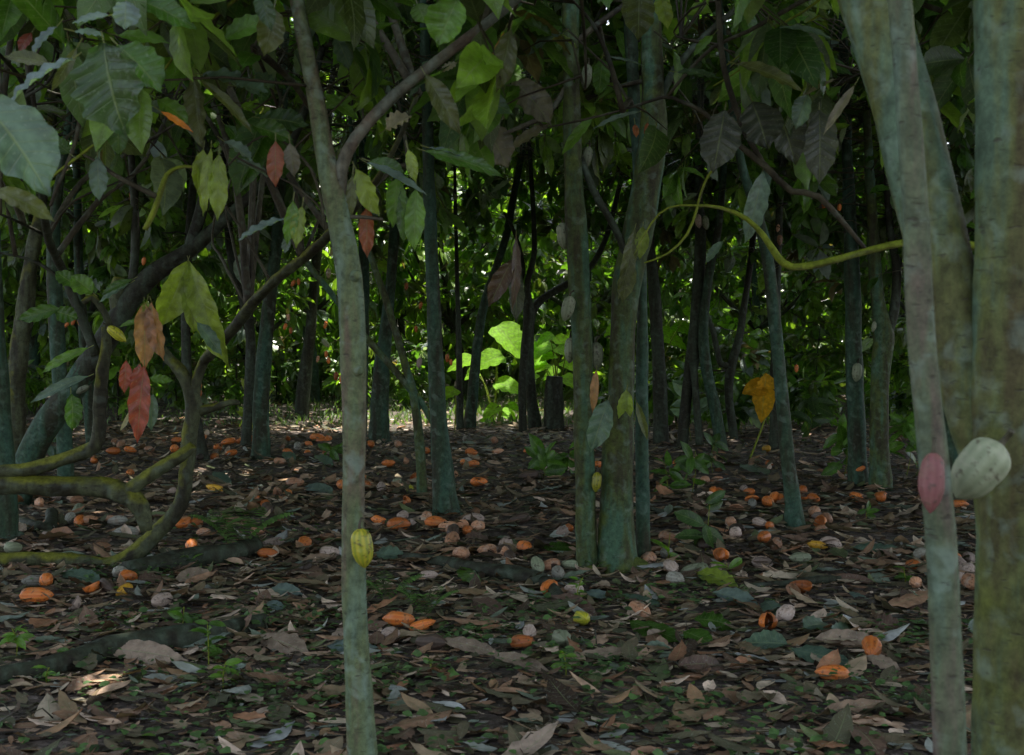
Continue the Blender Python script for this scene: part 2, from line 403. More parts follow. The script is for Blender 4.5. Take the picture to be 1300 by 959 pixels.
# ---------------------------------------------------------------- pods
def pod_geo(L, Rr, seed=0, bentip=0.0, nseg=50, nring=15, shrivel=0.0, hole=False):
    rs = np.random.default_rng(seed)
    u = np.linspace(0, 1, nring+1)
    prof = np.interp(u, [0, .03, .10, .22, .42, .62, .80, .92, .98, 1], [.02, .34, .68, .92, 1, .96, .74, .40, .15, .01])
    ph = np.linspace(0, 2*np.pi, nseg, endpoint=False)
    ridge = 0.5+0.5*np.cos(10*ph)
    ridge = ridge**0.6
    rr = Rr*prof[:, None]*(1-0.065*(1-ridge)[None]*np.sin(np.pi*u)[:, None]**0.4 - 0.03*(0.5+0.5*np.cos(5*ph))[None])
    V = np.zeros((nring+1, nseg, 3))
    V[..., 0] = rr*np.cos(ph)[None]; V[..., 1] = rr*np.sin(ph)[None]
    V[..., 2] = -(u[:, None])*L
    for i in range(nring+1):
        for j in range(nseg):
            p = Vector(V[i, j])*(14)+Vector((seed*3.3, 0, 0))
            f = 1+(0.07+shrivel)*mnoise.noise(p)+0.03*mnoise.noise(p*4)
            V[i, j, :2] *= f
    V[..., 0] += bentip*L*(u[:, None]**2)
    g = np.zeros((nring+1, nseg, 3)); g[..., 0] = ridge[None]*0.9+0.05
    if hole:
        c = np.array([math.cos(1.0), math.sin(1.0)])
        for i in range(nring+1):
            for j in range(nseg):
                du = (u[i]-0.45)*L/Rr; da = abs(((ph[j]-1.0+np.pi) % (2*np.pi))-np.pi)*0.9
                d = math.hypot(du, da)+0.12*mnoise.noise(Vector((du*3, da*3, seed)))
                if d < 0.62:
                    V[i, j, :2] *= 0.60; g[i, j, 1] = 1.0
    i = np.arange(nring)[:, None]*nseg; j = np.arange(nseg)[None]; j2 = (j+1) % nseg
    Q = np.stack([i+j, i+nseg+j, i+nseg+j2, i+j2], -1).reshape(-1, 4)
    return V.reshape(-1, 3), Q, g.reshape(-1, 3), np.zeros((nring*nseg+nseg, 2))
PODMESH = []
def pod_meshes():
    m0 = PODM['orange']
    for s in range(6):
        L = [0.165, 0.18, 0.155, 0.175, 0.16, 0.175][s]; r = [0.038, 0.039, 0.038, 0.035, 0.040, 0.037][s]
        V, Q, C, U = pod_geo(L, r, s+1, bentip=[0, .1, .02, .15, 0, .08][s], shrivel=[.02, .06, .14, .09, .14, .26][s], hole=(s in (4,)))
        V = V+np.array([0, 0, L/2])
        o = mesh_np('pod', V, Q, m0, col=C, uv=U)
        me = o.data; bpy.data.objects.remove(o)
        me.name = 'cacao_pod'
        PODMESH.append((me, L, r))
    # an opened half husk
    V, Q, C, U = pod_geo(.16, .042, 9, bentip=.05, shrivel=.12)
    V = V.reshape(16, 50, 3)+np.array([0, 0, .08]); h = V[:, :27]
    inn = h*np.array([.78, .78, .93]); nr_, ns_ = h.shape[:2]
    VV = np.concatenate([h.reshape(-1, 3), inn.reshape(-1, 3)])
    qs = []
    for a in range(nr_-1):
        for b in range(ns_-1):
            i = a*ns_+b; qs.append((i, i+ns_, i+ns_+1, i+1)); k = i+nr_*ns_; qs.append((k, k+1, k+ns_+1, k+ns_))
        for b in (0, ns_-1):
            i = a*ns_+b; k = i+nr_*ns_; qs.append((i, k, k+ns_, i+ns_))
    cc = np.ones((len(VV), 3)); cc[:, 0] = .6; cc[:, 1] = 0; cc[nr_*ns_:, 1] = .35
    o = mesh_np('pod', VV, np.array(qs), m0, col=cc, uv=np.zeros((len(VV), 2)))
    me = o.data; bpy.data.objects.remove(o); me.name = 'cacao_husk'
    PODMESH.append((me, .16, .042))
pod_meshes()
def set_mat(o, mat):
    o.material_slots[0].link = 'OBJECT'; o.material_slots[0].material = mat
STALK = []
def stalk_mesh():
    g = tube_geo([Vector((0, 0, .0)), Vector((.002, 0, .012)), Vector((-.006, 0, .03)), Vector((-.022, 0, .042))], [.0085, .005, .0045, .006], seg=8, step=.008, rough=0)
    o = mesh_np('stalk', g[0]+np.array([0, 0, .075]), g[1], BARK['twig'])
    STALK.append(o.data); bpy.data.objects.remove(o)
stalk_mesh()
def hang_pod(parent, px, py, D, hpx, kind, variant=None, tilt=0.0, lean=0.0, wide=1.0, label=None):
    v = variant if variant is not None else random.choice((0, 1, 3))
    me, L, r = PODMESH[v]
    o = bpy.data.objects.new('pod', me); COL.objects.link(o)
    c = P(px, py, D)
    s = hpx/F*D/L
    o.parent = parent; o.location = c-Vector(parent.location)
    from mathutils import Matrix
    o.rotation_euler = (Matrix.Rotation(tilt, 3, 'Y') @ Matrix.Rotation(lean, 3, 'X') @ Matrix.Rotation(random.uniform(0, 6), 3, 'Z')).to_euler()
    o.scale = (s*wide, s*wide, s)
    set_mat(o, PODM[kind])
    st = bpy.data.objects.new('stalk', STALK[0]); COL.objects.link(st); st.parent = o; st.location = (0, 0, L/2-.0825)
    if label: o['label'] = label
    return o

# ---------------------------------------------------------------- colours of living leaves; bb puts bluish sky sheen into the colour
LC = dict(g=(.05, .12, .015), dg=(.035, .075, .022), yg=(.20, .27, .035), lg=(.10, .21, .025), bg=(.13, .20, .155),
          bb=(.13, .185, .18), tan=(.36, .18, .08), red=(.34, .075, .05), rust=(.30, .085, .04), br=(.10, .06, .045),
          or_=(.62, .20, .02), gb=(.16, .145, .115), ye=(.42, .22, .015), ol=(.085, .10, .025), pale=(.42, .38, .31),
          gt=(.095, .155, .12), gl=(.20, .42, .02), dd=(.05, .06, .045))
def crown_cols(n, mix=None):
    keys = [(.042, .105, .014), (.030, .075, .015), (.07, .155, .018), (.06, .09, .018), (.13, .23, .025), (.14, .19, .165), (.13, .10, .05)]  # bluish silver key: mildew coat plus sky sheen put into the colour
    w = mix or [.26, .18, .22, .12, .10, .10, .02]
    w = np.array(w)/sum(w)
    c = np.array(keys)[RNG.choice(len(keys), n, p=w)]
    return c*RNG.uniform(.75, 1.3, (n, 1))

def twig_strip(p0, p1, r0, r1):
    """many thin 3-sided twigs in one go. p0,p1 (n,3)"""
    n = len(p0); d = norm(p1-p0)
    a = norm(np.cross(d, np.array([0.3, 0.2, 0.93]))); b = np.cross(d, a)
    mid = (p0+p1)/2+np.array([0, 0, 1.0])*0.06*np.linalg.norm(p1-p0, axis=1, keepdims=True)+RNG.normal(0, .02, (n, 3))
    rings = []
    for p, r in ((p0, r0), (mid, (r0+r1)/2), (p1, r1)):
        for s in range(4):
            an = s*math.pi/2
            rings.append(p+(a*math.cos(an)+b*math.sin(an))*r)
    V = np.stack(rings, 1).reshape(-1, 3)
    q = [(i*4+s, i*4+(s+1) % 4, i*4+4+(s+1) % 4, i*4+4+s) for i in range(2) for s in range(4)]
    Q = (np.array(q)[None]+np.arange(n)[:, None, None]*12).reshape(-1, 4)
    return V, Q, np.ones((len(V), 3))*0.1, np.zeros((len(V), 2))

def crown_geo(limbs, centre, rad, ncl, nu=6, nv=2, Lr=(.20, .34), thin=True, lowcut=None, per=(5, 10), mix=None, farcut=0.9):
    """limbs: (k,3) points on the tree's limbs; clusters of drooping leaves on twigs"""
    limbs = np.array([tuple(p) for p in limbs])
    c = RNG.normal(0, 1, (ncl*2, 3)); c = norm(c)*RNG.uniform(.25, 1.0, (ncl*2, 1))**0.5
    c = c*np.array(rad)+np.array(centre)
    if lowcut is not None: c = c[c[:, 2] > lowcut]
    c = c[:ncl]
    if thin:
        b = blocked(c, 6) & (RNG.random(len(c)) < farcut)
        c = c[~b]
    d = np.linalg.norm(c[:, None]-limbs[None], axis=2); j = d.argmin(1)
    p0 = limbs[j]
    tw = twig_strip(p0, c, 0.006, 0.0028)
    # leaves
    k = RNG.integers(per[0], per[1], len(c))
    idx = np.repeat(np.arange(len(c)), k)
    n = len(idx)
    out = norm(c-p0+np.array([0, 0, .05]))[idx]
    axis = norm(out*0.6+RNG.normal(0, .65, (n, 3))+np.array([0, 0, -.45]))
    base = c[idx]-out*RNG.uniform(0, .16, (n, 1))+axis*0.02
    if thin:
        cen = base+axis*0.13
        keep = ~(blocked(cen) & (RNG.random(n) < farcut))
        base, axis, idx = base[keep], axis[keep], idx[keep]; n = len(base)
    up = np.array([0, 0, 1.0])+RNG.normal(0, .45, (n, 3))
    L = RNG.uniform(*Lr, n)
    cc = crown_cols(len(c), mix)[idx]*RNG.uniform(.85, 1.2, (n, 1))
    lv = leaf_geo(base, axis, up, L, L*RNG.uniform(.34, .44, n), RNG.uniform(.1, 1.0, n), RNG.uniform(.0, .45, n), cc,
                  nu=nu, nv=nv, wave=0.055 if nv > 2 else 0.0, pet=0.03)
    tw = (tw[0], tw[1], np.tile([[.07, .055, .035]], (len(tw[0]), 1)), np.full((len(tw[0]), 2), .3))
    return None, join_geo([lv, tw])

TREES = {}
def tree(key, label, D, paths, bark='teal', crown=None, group=None, prot=True, flare=True, seg=14, cat='cacao tree'):
    """paths: list of (pts, bark or None). first path = trunk, ordered from the base up"""
    paths = [p if isinstance(p, tuple) else (p, bark) for p in paths]
    p0 = paths[0][0][0]
    base = P(p0[0], p0[1], p0[3] if len(p0) > 3 else D)
    root = Vector((base.x, base.y, gz(base.x, base.y)))
    e = empty('cacao_tree', root, label, cat, group)
    limbs = []
    for i, pt in enumerate(paths):
        pt, bk = pt
        pts, rad = path3(D, pt)
        if i == 0:
            # make sure the trunk reaches into the ground, with a little root flare
            if pts[0].z > root.z-0.06:
                pts = [Vector((pts[0].x, pts[0].y, root.z-0.08))]+pts; rad = [rad[0]*1.12]+rad
            if flare:
                p1 = pts[1]; d = (p1.z-root.z)
                if d > .35 and rad[0] > .03:
                    mid = pts[0].lerp(p1, (root.z+.14-pts[0].z)/(p1.z-pts[0].z))
                    pts.insert(1, mid); rad.insert(1, rad[0]*1.02)
                rad[0] *= 1.55
        g = tube_geo(pts, rad, seg=seg if max(rad) > 0.012 else 7, step=.04 if bk == 'moss' else .07, rough=(.20 if bk == 'moss' else .08) if max(rad) > .03 else .09, seedv=len(TREES)*3.7)
        o = mesh_np('trunk' if i == 0 else 'branch', g[0], g[1], BARK[bk], e)
        if prot and max(rad) > 0.008: protect(D, pt)
        limbs.append(pts)
    TREES[key] = (e, D, limbs)
    return e

# paths of all trees ---------------------------------------------------------------
T = tree
T('front', 'slender pale trunk forking near the top with a ripe yellow-green pod, nearest on the left', 4.9,
  [([(462, 1000, 40), (455, 868, 34), (450, 760, 31), (448, 690, 29), (449, 600, 29), (450, 520, 32), (448, 440, 34), (443, 350, 34), (432, 285, 31), (424, 245, 31), (412, 195, 25), (398, 110, 21), (384, 40, 20), (370, -40, 19), (352, -160, 16), (330, -260, 12)], 'pale'),
   ([(444, 354, 20, 4.89), (452, 350, 15, 4.86), (456, 349, 8, 4.84)], 'pale'), ([(448, 473, 18, 4.89), (455, 471, 14, 4.86), (459, 470, 8, 4.84)], 'pale'), ([(440, 276, 6), (462, 276, 5), (486, 279, 4)], 'twig'),
   ([(430, 262, 22), (433, 215, 18), (452, 175, 16), (500, 122, 15), (560, 74, 14), (610, 36, 12.5), (660, -5, 12), (730, -70, 9), (800, -150, 6)], 'grey')],
  'pale')
T('big', 'thick olive-green trunk cut off by the right edge of the picture', 3.2,
  [[(1296, 1330, 128), (1293, 1000, 112), (1291, 800, 106), (1289, 600, 104), (1288, 400, 106), (1288, 200, 104), (1289, 60, 104), (1292, -80, 98), (1298, -300, 84)],
   ([(1262, 640, 40, 3.25), (1238, 545, 60, 3.25), (1218, 440, 72, 3.28), (1196, 330, 78, 3.3), (1170, 225, 80, 3.32), (1140, 110, 80, 3.35), (1110, 10, 80, 3.38), (1085, -80, 78, 3.4), (1040, -240, 66, 3.5)], 'big')],
  'big')
T('slim', 'slim greyish trunk carrying a small reddish pod in front of the thick leaning one', 2.95,
  [[(1216, 1393, 46), (1208, 1000, 41), (1203, 868, 39), (1197, 740, 38), (1189, 620, 37), (1179, 520, 37), (1170, 430, 36), (1166, 330, 34), (1160, 220, 32), (1150, 100, 31), (1142, 0, 31), (1130, -120, 28), (1110, -260, 24)]],
  'grey2')
T('ca', 'upright trunk with pale pods along it, left stem of the central trio', 9.15,
  [[(745, 723, 30), (744, 690, 27), (743, 620, 25), (741, 540, 25), (740, 450, 26), (736, 360, 27), (731, 280, 27), (727, 200, 23), (725, 100, 22), (724, 0, 21), (722, -80, 18), (715, -180, 13)],
   ([(738, 200, 7), (752, 240, 9), (770, 270, 9.5), (786, 300, 9.5), (796, 330, 9)], 'dark'),
   ([(730, 90, 8), (700, 140, 8), (665, 160, 7), (640, 170, 5), (600, 190, 4)], 'twig'),
   ([(724, 60, 8), (760, 30, 8), (800, 0, 7), (850, -50, 6)], 'twig')], 'olive')
T('cb', 'thickest mossy trunk bending right as it rises, middle stem of the central trio', 9.2,
  [[(784, 720, 60), (783, 690, 50), (782, 650, 44), (784, 590, 40), (788, 500, 33), (790, 430, 32), (797, 355, 37), (811, 290, 38), (821, 230, 36), (829, 170, 35), (829, 100, 28), (826, 20, 25), (822, -60, 22), (815, -180, 16)],
   ([(825, 160, 12), (850, 100, 10), (890, 50, 8), (950, 0, 7), (1020, -50, 6)], 'dark')], 'olive')
T('cc', 'thin bluish stem standing straight, right one of the central trio', 9.4,
  [[(817, 716, 22), (816, 660, 18), (815, 580, 17), (815, 480, 16), (815, 380, 13), (813, 300, 13), (809, 200, 13), (804, 110, 16), (801, 50, 17), (798, -40, 16), (792, -160, 12)]], 'teal')
T('t5', 'straight dark teal trunk widening to a double foot, left of the central trio', 11.7,
  [[(567, 655, 40), (564, 625, 32), (560, 585, 26), (556, 520, 22), (552, 420, 19), (547, 300, 17), (544, 200, 15), (541, 100, 14), (536, -40, 12), (530, -140, 9)],
   [(577, 655, 12), (573, 610, 10), (568, 570, 8), (562, 530, 6)]], 'teal')
T('t6', 'bare leaning teal trunk with a cut stub high up, among orange pods', 11.0,
  [[(1009, 670, 30), (1007, 640, 22), (1001, 590, 18), (993, 510, 17), (984, 410, 16), (973, 320, 16), (958, 262, 14), (942, 212, 11), (930, 140, 9), (918, 40, 8), (905, -60, 6)],
   [(960, 290, 17), (966, 250, 17), (974, 218, 15)]], 'teal')
T('leanleft', 'thick bluish trunk leaning hard to the right behind the low mossy limbs', 12.3,
  [([(18, 641, 40), (36, 585, 36), (58, 540, 36), (88, 500, 34), (110, 468, 31)], 'teal'),
   ([(96, 488, 31), (118, 457, 32), (140, 423, 29), (163, 385, 28), (192, 350, 25), (240, 318, 20), (290, 275, 15), (340, 225, 12), (380, 160, 10), (410, 60, 8)], 'dark'),
   ([(156, 398, 26), (150, 372, 22), (152, 352, 17)], 'moss'),
   ([(168, 360, 12), (172, 310, 11), (170, 250, 10), (165, 180, 8)], 'dark'),
   ([(240, 318, 16), (260, 250, 16), (262, 200, 14), (240, 150, 16), (200, 95, 18), (165, 50, 16), (120, 0, 14)], 'dark')], 'teal')
T('straightleft', 'straight pale teal trunk behind the leaning one near the left edge', 13.2,
  [[(84, 625, 22), (82, 560, 20), (76, 480, 20), (71, 400, 20), (68, 320, 17), (71, 262, 13), (80, 205, 10), (90, 130, 8), (98, 30, 7)]], 'teal')
T('edge', 'blue-grey trunk half cut off by the left edge of the picture', 10.3,
  [[(0, 690, 44), (2, 600, 36), (-2, 500, 27), (-6, 400, 21), (-10, 280, 19), (-20, 100, 16), (-30, -50, 12)]], 'teal')
T('mossleft', 'trunk edged with yellow moss standing just inside the left edge', 14.5,
  [[(18, 600, 26), (21, 500, 24), (29, 410, 22), (41, 325, 18), (54, 250, 14), (66, 150, 11), (70, 20, 9)]], 'moss')
T('fork', 'crooked tree whose mossy foot lies along the ground before it forks', 9.2,
  [([(-40, 716, 20), (20, 711, 20), (70, 711, 20), (110, 717, 22), (142, 720, 26), (172, 702, 21), (203, 674, 19), (230, 640, 18), (238, 592, 19), (243, 545, 20), (247, 517, 22), (240, 490, 18), (228, 470, 16), (214, 455, 13), (196, 430, 9)], 'moss'),
   ([(246, 512, 18), (248, 488, 15), (258, 460, 13), (280, 436, 14, 9.0), (316, 392, 14, 8.7), (345, 360, 14, 8.4), (385, 328, 13, 8.2), (420, 296, 12, 8), (470, 240, 9, 7.8), (500, 190, 7, 7.6), (530, 120, 5, 7.5)], 'moss'),
   ([(250, 522, 16), (270, 518, 11), (292, 511, 10), (304, 512, 6)], 'moss')], 'moss')
T('sprawl', 'sprawling tree with two mossy limbs held low over the ground at the left', 7.9,
  [([(-130, 772, 50), (-95, 700, 40), (-55, 645, 34), (-20, 622, 30), (20, 616, 26), (60, 617, 25), (105, 618, 25), (145, 624, 27), (170, 636, 27), (182, 655, 22), (186, 674, 16)], 'moss'),
   ([(160, 626, 22), (182, 610, 17), (208, 593, 16), (236, 575, 15), (246, 566, 11)], 'moss'),
   ([(-60, 640, 22), (-10, 604, 19), (35, 596, 18), (80, 583, 18), (112, 572, 18), (124, 556, 18), (127, 510, 17), (130, 470, 16), (135, 437, 13), (133, 415, 9)], 'moss'),
   ([(122, 452, 13), (112, 425, 13), (96, 385, 12), (80, 345, 11), (62, 305, 11, 7.4), (54, 255, 9, 7.0), (50, 205, 8, 6.6), (42, 155, 7, 6.2), (28, 105, 6, 5.8), (0, 70, 5, 5.4), (-30, 40, 4, 5.2)], 'dark'),
   ([(60, 300, 5, 7.4), (30, 285, 4, 7.2), (0, 272, 3, 7.0)], 'dark'),
   ([(78, 355, 5), (50, 335, 4), (20, 325, 3.4), (-10, 320, 3)], 'dark'),
   ([(33, 118, 4, 5.9), (55, 100, 3, 5.6), (68, 75, 3, 5.4), (73, 35, 2.4, 5.3)], 'dark'),
   ([(34, 122, 5, 5.9), (60, 105, 4, 5.5), (80, 70, 3.2, 5.2), (100, 55, 2.5, 5.0)], 'dark'),
   ([(106, 385, 9), (118, 378, 9), (133, 398, 9), (140, 415, 8)], 'moss')], 'moss')
T('t11', 'thin olive stem splitting into a wide V beside the straight teal trunk', 13.0,
  [[(536, 628, 15), (534, 580, 13), (530, 540, 12), (525, 500, 12), (515, 465, 10), (502, 420, 9), (488, 375, 9), (472, 330, 8), (458, 280, 7), (450, 200, 6), (440, 120, 5)],
   [(527, 502, 10), (505, 475, 9), (480, 446, 9), (455, 418, 8.5), (425, 378, 8), (396, 342, 8), (370, 300, 7), (340, 230, 6)],
   [(558, 550, 9), (540, 520, 8), (530, 500, 7)]], 'olive')
# background trunks
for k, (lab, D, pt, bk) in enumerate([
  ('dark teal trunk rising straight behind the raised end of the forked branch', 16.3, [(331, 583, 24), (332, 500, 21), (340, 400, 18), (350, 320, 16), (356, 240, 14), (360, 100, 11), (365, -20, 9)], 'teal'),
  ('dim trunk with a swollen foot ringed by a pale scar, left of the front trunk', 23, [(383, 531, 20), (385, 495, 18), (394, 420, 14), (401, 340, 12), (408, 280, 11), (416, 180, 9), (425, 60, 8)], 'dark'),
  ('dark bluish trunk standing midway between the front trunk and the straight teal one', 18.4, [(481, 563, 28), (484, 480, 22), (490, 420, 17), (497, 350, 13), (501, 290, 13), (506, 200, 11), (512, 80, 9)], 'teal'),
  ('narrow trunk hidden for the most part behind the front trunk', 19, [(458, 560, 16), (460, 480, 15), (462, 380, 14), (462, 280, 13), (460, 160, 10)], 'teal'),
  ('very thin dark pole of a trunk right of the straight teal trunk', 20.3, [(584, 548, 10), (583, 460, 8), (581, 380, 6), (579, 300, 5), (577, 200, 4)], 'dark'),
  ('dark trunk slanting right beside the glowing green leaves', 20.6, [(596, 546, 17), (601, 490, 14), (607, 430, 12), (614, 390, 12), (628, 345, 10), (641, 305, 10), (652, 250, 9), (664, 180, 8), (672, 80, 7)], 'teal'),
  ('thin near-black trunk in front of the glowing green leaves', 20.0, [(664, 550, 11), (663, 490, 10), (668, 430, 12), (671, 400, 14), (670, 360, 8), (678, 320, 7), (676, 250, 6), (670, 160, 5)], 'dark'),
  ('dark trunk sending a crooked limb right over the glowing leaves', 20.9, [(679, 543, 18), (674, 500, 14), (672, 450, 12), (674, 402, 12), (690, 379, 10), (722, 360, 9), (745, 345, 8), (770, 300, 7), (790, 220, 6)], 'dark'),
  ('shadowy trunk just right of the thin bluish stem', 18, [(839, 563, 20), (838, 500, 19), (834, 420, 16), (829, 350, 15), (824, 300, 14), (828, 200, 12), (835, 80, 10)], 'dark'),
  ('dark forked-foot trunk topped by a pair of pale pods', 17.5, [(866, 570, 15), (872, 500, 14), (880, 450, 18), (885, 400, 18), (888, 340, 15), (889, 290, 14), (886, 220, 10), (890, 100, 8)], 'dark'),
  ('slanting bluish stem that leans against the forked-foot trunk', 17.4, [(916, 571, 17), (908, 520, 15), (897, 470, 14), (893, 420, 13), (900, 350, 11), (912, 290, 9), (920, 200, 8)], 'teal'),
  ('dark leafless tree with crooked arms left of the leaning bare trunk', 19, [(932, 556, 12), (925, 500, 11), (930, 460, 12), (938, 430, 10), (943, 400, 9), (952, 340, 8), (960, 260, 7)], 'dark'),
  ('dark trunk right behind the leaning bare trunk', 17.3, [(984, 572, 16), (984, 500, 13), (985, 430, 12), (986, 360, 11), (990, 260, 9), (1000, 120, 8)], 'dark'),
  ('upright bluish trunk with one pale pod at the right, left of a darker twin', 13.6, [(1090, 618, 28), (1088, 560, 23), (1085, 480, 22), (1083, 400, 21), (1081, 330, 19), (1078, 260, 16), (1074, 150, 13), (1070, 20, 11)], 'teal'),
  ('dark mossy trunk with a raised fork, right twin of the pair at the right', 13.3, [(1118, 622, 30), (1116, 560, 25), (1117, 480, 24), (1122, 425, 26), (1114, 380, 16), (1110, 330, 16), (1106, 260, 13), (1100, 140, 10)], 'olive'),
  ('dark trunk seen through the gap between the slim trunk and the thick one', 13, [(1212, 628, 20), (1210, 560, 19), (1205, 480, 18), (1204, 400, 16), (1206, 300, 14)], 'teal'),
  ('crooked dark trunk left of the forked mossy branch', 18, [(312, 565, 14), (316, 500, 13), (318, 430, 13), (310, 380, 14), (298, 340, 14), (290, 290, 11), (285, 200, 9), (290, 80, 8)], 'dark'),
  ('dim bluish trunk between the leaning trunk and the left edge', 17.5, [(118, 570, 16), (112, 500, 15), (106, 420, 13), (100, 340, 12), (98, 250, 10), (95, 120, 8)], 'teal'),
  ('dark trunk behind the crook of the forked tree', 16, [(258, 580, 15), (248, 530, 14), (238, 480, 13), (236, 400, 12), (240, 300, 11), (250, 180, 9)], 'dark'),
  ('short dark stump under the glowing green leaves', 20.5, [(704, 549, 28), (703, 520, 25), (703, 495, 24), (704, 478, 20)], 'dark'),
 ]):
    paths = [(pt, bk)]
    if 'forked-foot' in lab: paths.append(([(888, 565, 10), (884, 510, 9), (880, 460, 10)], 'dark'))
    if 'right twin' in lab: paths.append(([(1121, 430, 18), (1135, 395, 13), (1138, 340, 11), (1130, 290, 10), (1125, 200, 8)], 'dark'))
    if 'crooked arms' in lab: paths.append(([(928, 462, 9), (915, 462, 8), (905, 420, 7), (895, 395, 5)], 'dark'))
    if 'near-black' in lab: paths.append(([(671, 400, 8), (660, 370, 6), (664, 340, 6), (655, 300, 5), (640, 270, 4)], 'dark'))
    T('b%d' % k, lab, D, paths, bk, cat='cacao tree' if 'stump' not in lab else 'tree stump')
TREES['b19'][0].name = 'tree_stump'

# overhead boughs reaching in from a tree beyond the right edge
T('right', 'tree beyond the right edge reaching in a curved yellow-green bough', 6.0,
  [([(1420, 890, 40), (1400, 700, 32), (1385, 500, 26), (1370, 350, 22), (1365, 200, 18), (1360, 60, 14), (1350, -80, 12)], 'teal'),
   ([(1375, 380, 14), (1290, 330, 12), (1210, 308, 11), (1150, 308, 9.5), (1085, 323, 9), (1040, 335, 10), (1005, 339, 10.5), (988, 327, 10), (970, 300, 8), (948, 278, 6), (915, 264, 4.5), (880, 261, 3.2), (848, 264, 2.6), (826, 285, 2.4), (805, 325, 2.2)], 'twigmoss'),
   ([(1100, 318, 5), (1040, 250, 8), (1005, 243, 8), (970, 210, 9), (930, 178, 7), (895, 144, 6), (862, 128, 5), (841, 124, 4), (790, 140, 3.4), (738, 153, 3), (690, 163, 2.4)], 'twig'),
   ([(1362, 90, 8), (1260, 40, 8), (1150, 0, 7), (1050, -8, 6), (1000, 12, 6), (950, 40, 5), (905, 60, 5), (870, 95, 4.5), (848, 122, 4)], 'twig'),
   ([(970, 210, 7), (945, 165, 8), (925, 110, 8), (915, 60, 8), (912, 0, 8), (905, -60, 7)], 'twig'),
   ([(1050, -8, 4), (1020, 15, 3.5), (985, 35, 3), (950, 62, 2.5), (920, 85, 2)], 'twigmoss'),
   ([(1040, 20, 3), (1000, 45, 2.5), (960, 75, 2.2), (930, 95, 2), (905, 110, 1.8)], 'twigmoss'),
   ([(940, 175, 3), (917, 203, 3.2), (900, 222, 3.4), (890, 245, 3.6), (884, 268, 3.8), (872, 298, 3.6), (848, 322, 3), (818, 334, 2.2)], 'twigmoss')],
  'teal', prot=False)
T('leftbough', 'tree beyond the left edge whose thin grey twigs hang in the upper left', 5.2,
  [([(-200, 965, 40), (-170, 700, 34), (-150, 450, 30), (-130, 250, 26), (-100, 50, 20), (-60, -80, 14)], 'teal'),
   ([(-120, 10, 12), (-20, -40, 9), (60, -30, 8), (100, 0, 6), (104, 60, 5), (106, 90, 5.5), (102, 140, 5.5), (96, 180, 5), (84, 212, 5), (72, 240, 4.5), (64, 262, 4)], 'twig'),
   ([(60, 230, 4), (90, 206, 4.5), (125, 180, 4), (165, 145, 3.5), (200, 100, 3), (235, 55, 4), (280, 15, 5), (320, -20, 6), (360, -80, 6)], 'twigmoss'),
   ([(104, 196, 2.5), (124, 206, 4), (145, 222, 5.5), (175, 238, 6.5), (200, 250, 7)], 'twig'),
   ([(184, 292, 7), (196, 268, 8), (205, 240, 8), (212, 222, 7), (226, 213, 5), (244, 212, 4), (262, 218, 3)], 'twigmoss'),
   ([(200, 250, 6), (195, 268, 5)], 'twig'),
   ([(328, -20, 3), (338, 20, 2.6), (322, 60, 2.4), (305, 100, 2.2), (270, 100, 2), (240, 98, 2)], 'twig'),
   ([(290, 210, 2.5), (320, 180, 3), (345, 172, 3), (372, 190, 3.5), (395, 215, 4), (408, 255, 4), (412, 290, 3)], 'twig'),
   ([(300, 200, 3), (330, 215, 3), (368, 232, 3), (398, 255, 3), (410, 270, 3)], 'twig')],
  'teal', prot=False)

# surface roots of the nearer trees
for key, n_, rr in (('ca', 3, .028), ('cb', 6, .045), ('cc', 2, .02), ('t5', 5, .032), ('t6', 4, .022), ('b13', 4, .028), ('b14', 4, .028), ('t11', 3, .016), ('b0', 4, .03), ('b2', 4, .03), ('edge', 3, .04)):
    e = TREES[key][0]; o3 = e.location
    for q in range(n_):
        a_ = 6.283*(q+.3)/n_+random.uniform(-.4, .4); ln = rr*random.uniform(7, 12)
        pp = []
        for t_ in (0, .3, .65, 1):
            x_ = o3.x+math.cos(a_+.3*t_)*ln*t_; y_ = o3.y+math.sin(a_+.3*t_)*ln*t_
            pp.append(Vector((x_, y_, gz(x_, y_)+rr*(2.2*(1-t_)**2.2-.15-.6*t_))))
        g = tube_geo(pp, [rr*1.1, rr*.9, rr*.6, rr*.3], seg=8, step=.04, rough=.15, seedv=q*2.)
        mesh_np('root', g[0], g[1], BARK['olive' if key in ('ca', 'cb') else 'teal'], e)

# ---------------------------------------------------------------- hand-placed hanging leaves
def hand_leaf(parent, bx, by, tx, ty, w, D, c, tilt=20, D2=None, bend=0.5, cup=.25, yaw=0.0, wave=.05, prof=PW, mat=None, k=4.5, label=None, nv=6, nu=14, pet=.03, name='leaf'):
    a = P(bx, by, D); b = P(tx, ty, D2 if D2 else D)
    ax = np.array(b-a); L = np.linalg.norm(ax); ax = ax/L
    t = R(tilt)
    nr = np.array([math.sin(R(yaw))*math.cos(t), -math.cos(R(yaw))*math.cos(t), math.sin(t)])
    nr = nr-ax*np.dot(nr, ax); nr /= np.linalg.norm(nr)
    # rotate so that the chord of the bent leaf hits the tip
    h = bend/2
    ax2 = ax*math.cos(h)+nr*math.sin(h); nr2 = nr*math.cos(h)-ax*math.sin(h)
    Ls = L*(h/math.sin(h)) if abs(h) > 1e-3 else L
    g = leaf_geo([a], [ax2], [nr2], Ls, w/F*D, bend, cup, np.array(LC[c])*random.uniform(.9, 1.1), nu=nu, nv=nv, wave=wave, prof=prof, pet=pet, k=k)
    o = mesh_np(name, g[0], g[1], mat or LEAF, parent, col=g[2], uv=g[3])
    if label: o['label'] = label
    return o
lb, sp, fr, rt = TREES['leftbough'][0], TREES['sprawl'][0], TREES['front'][0], TREES['right'][0]
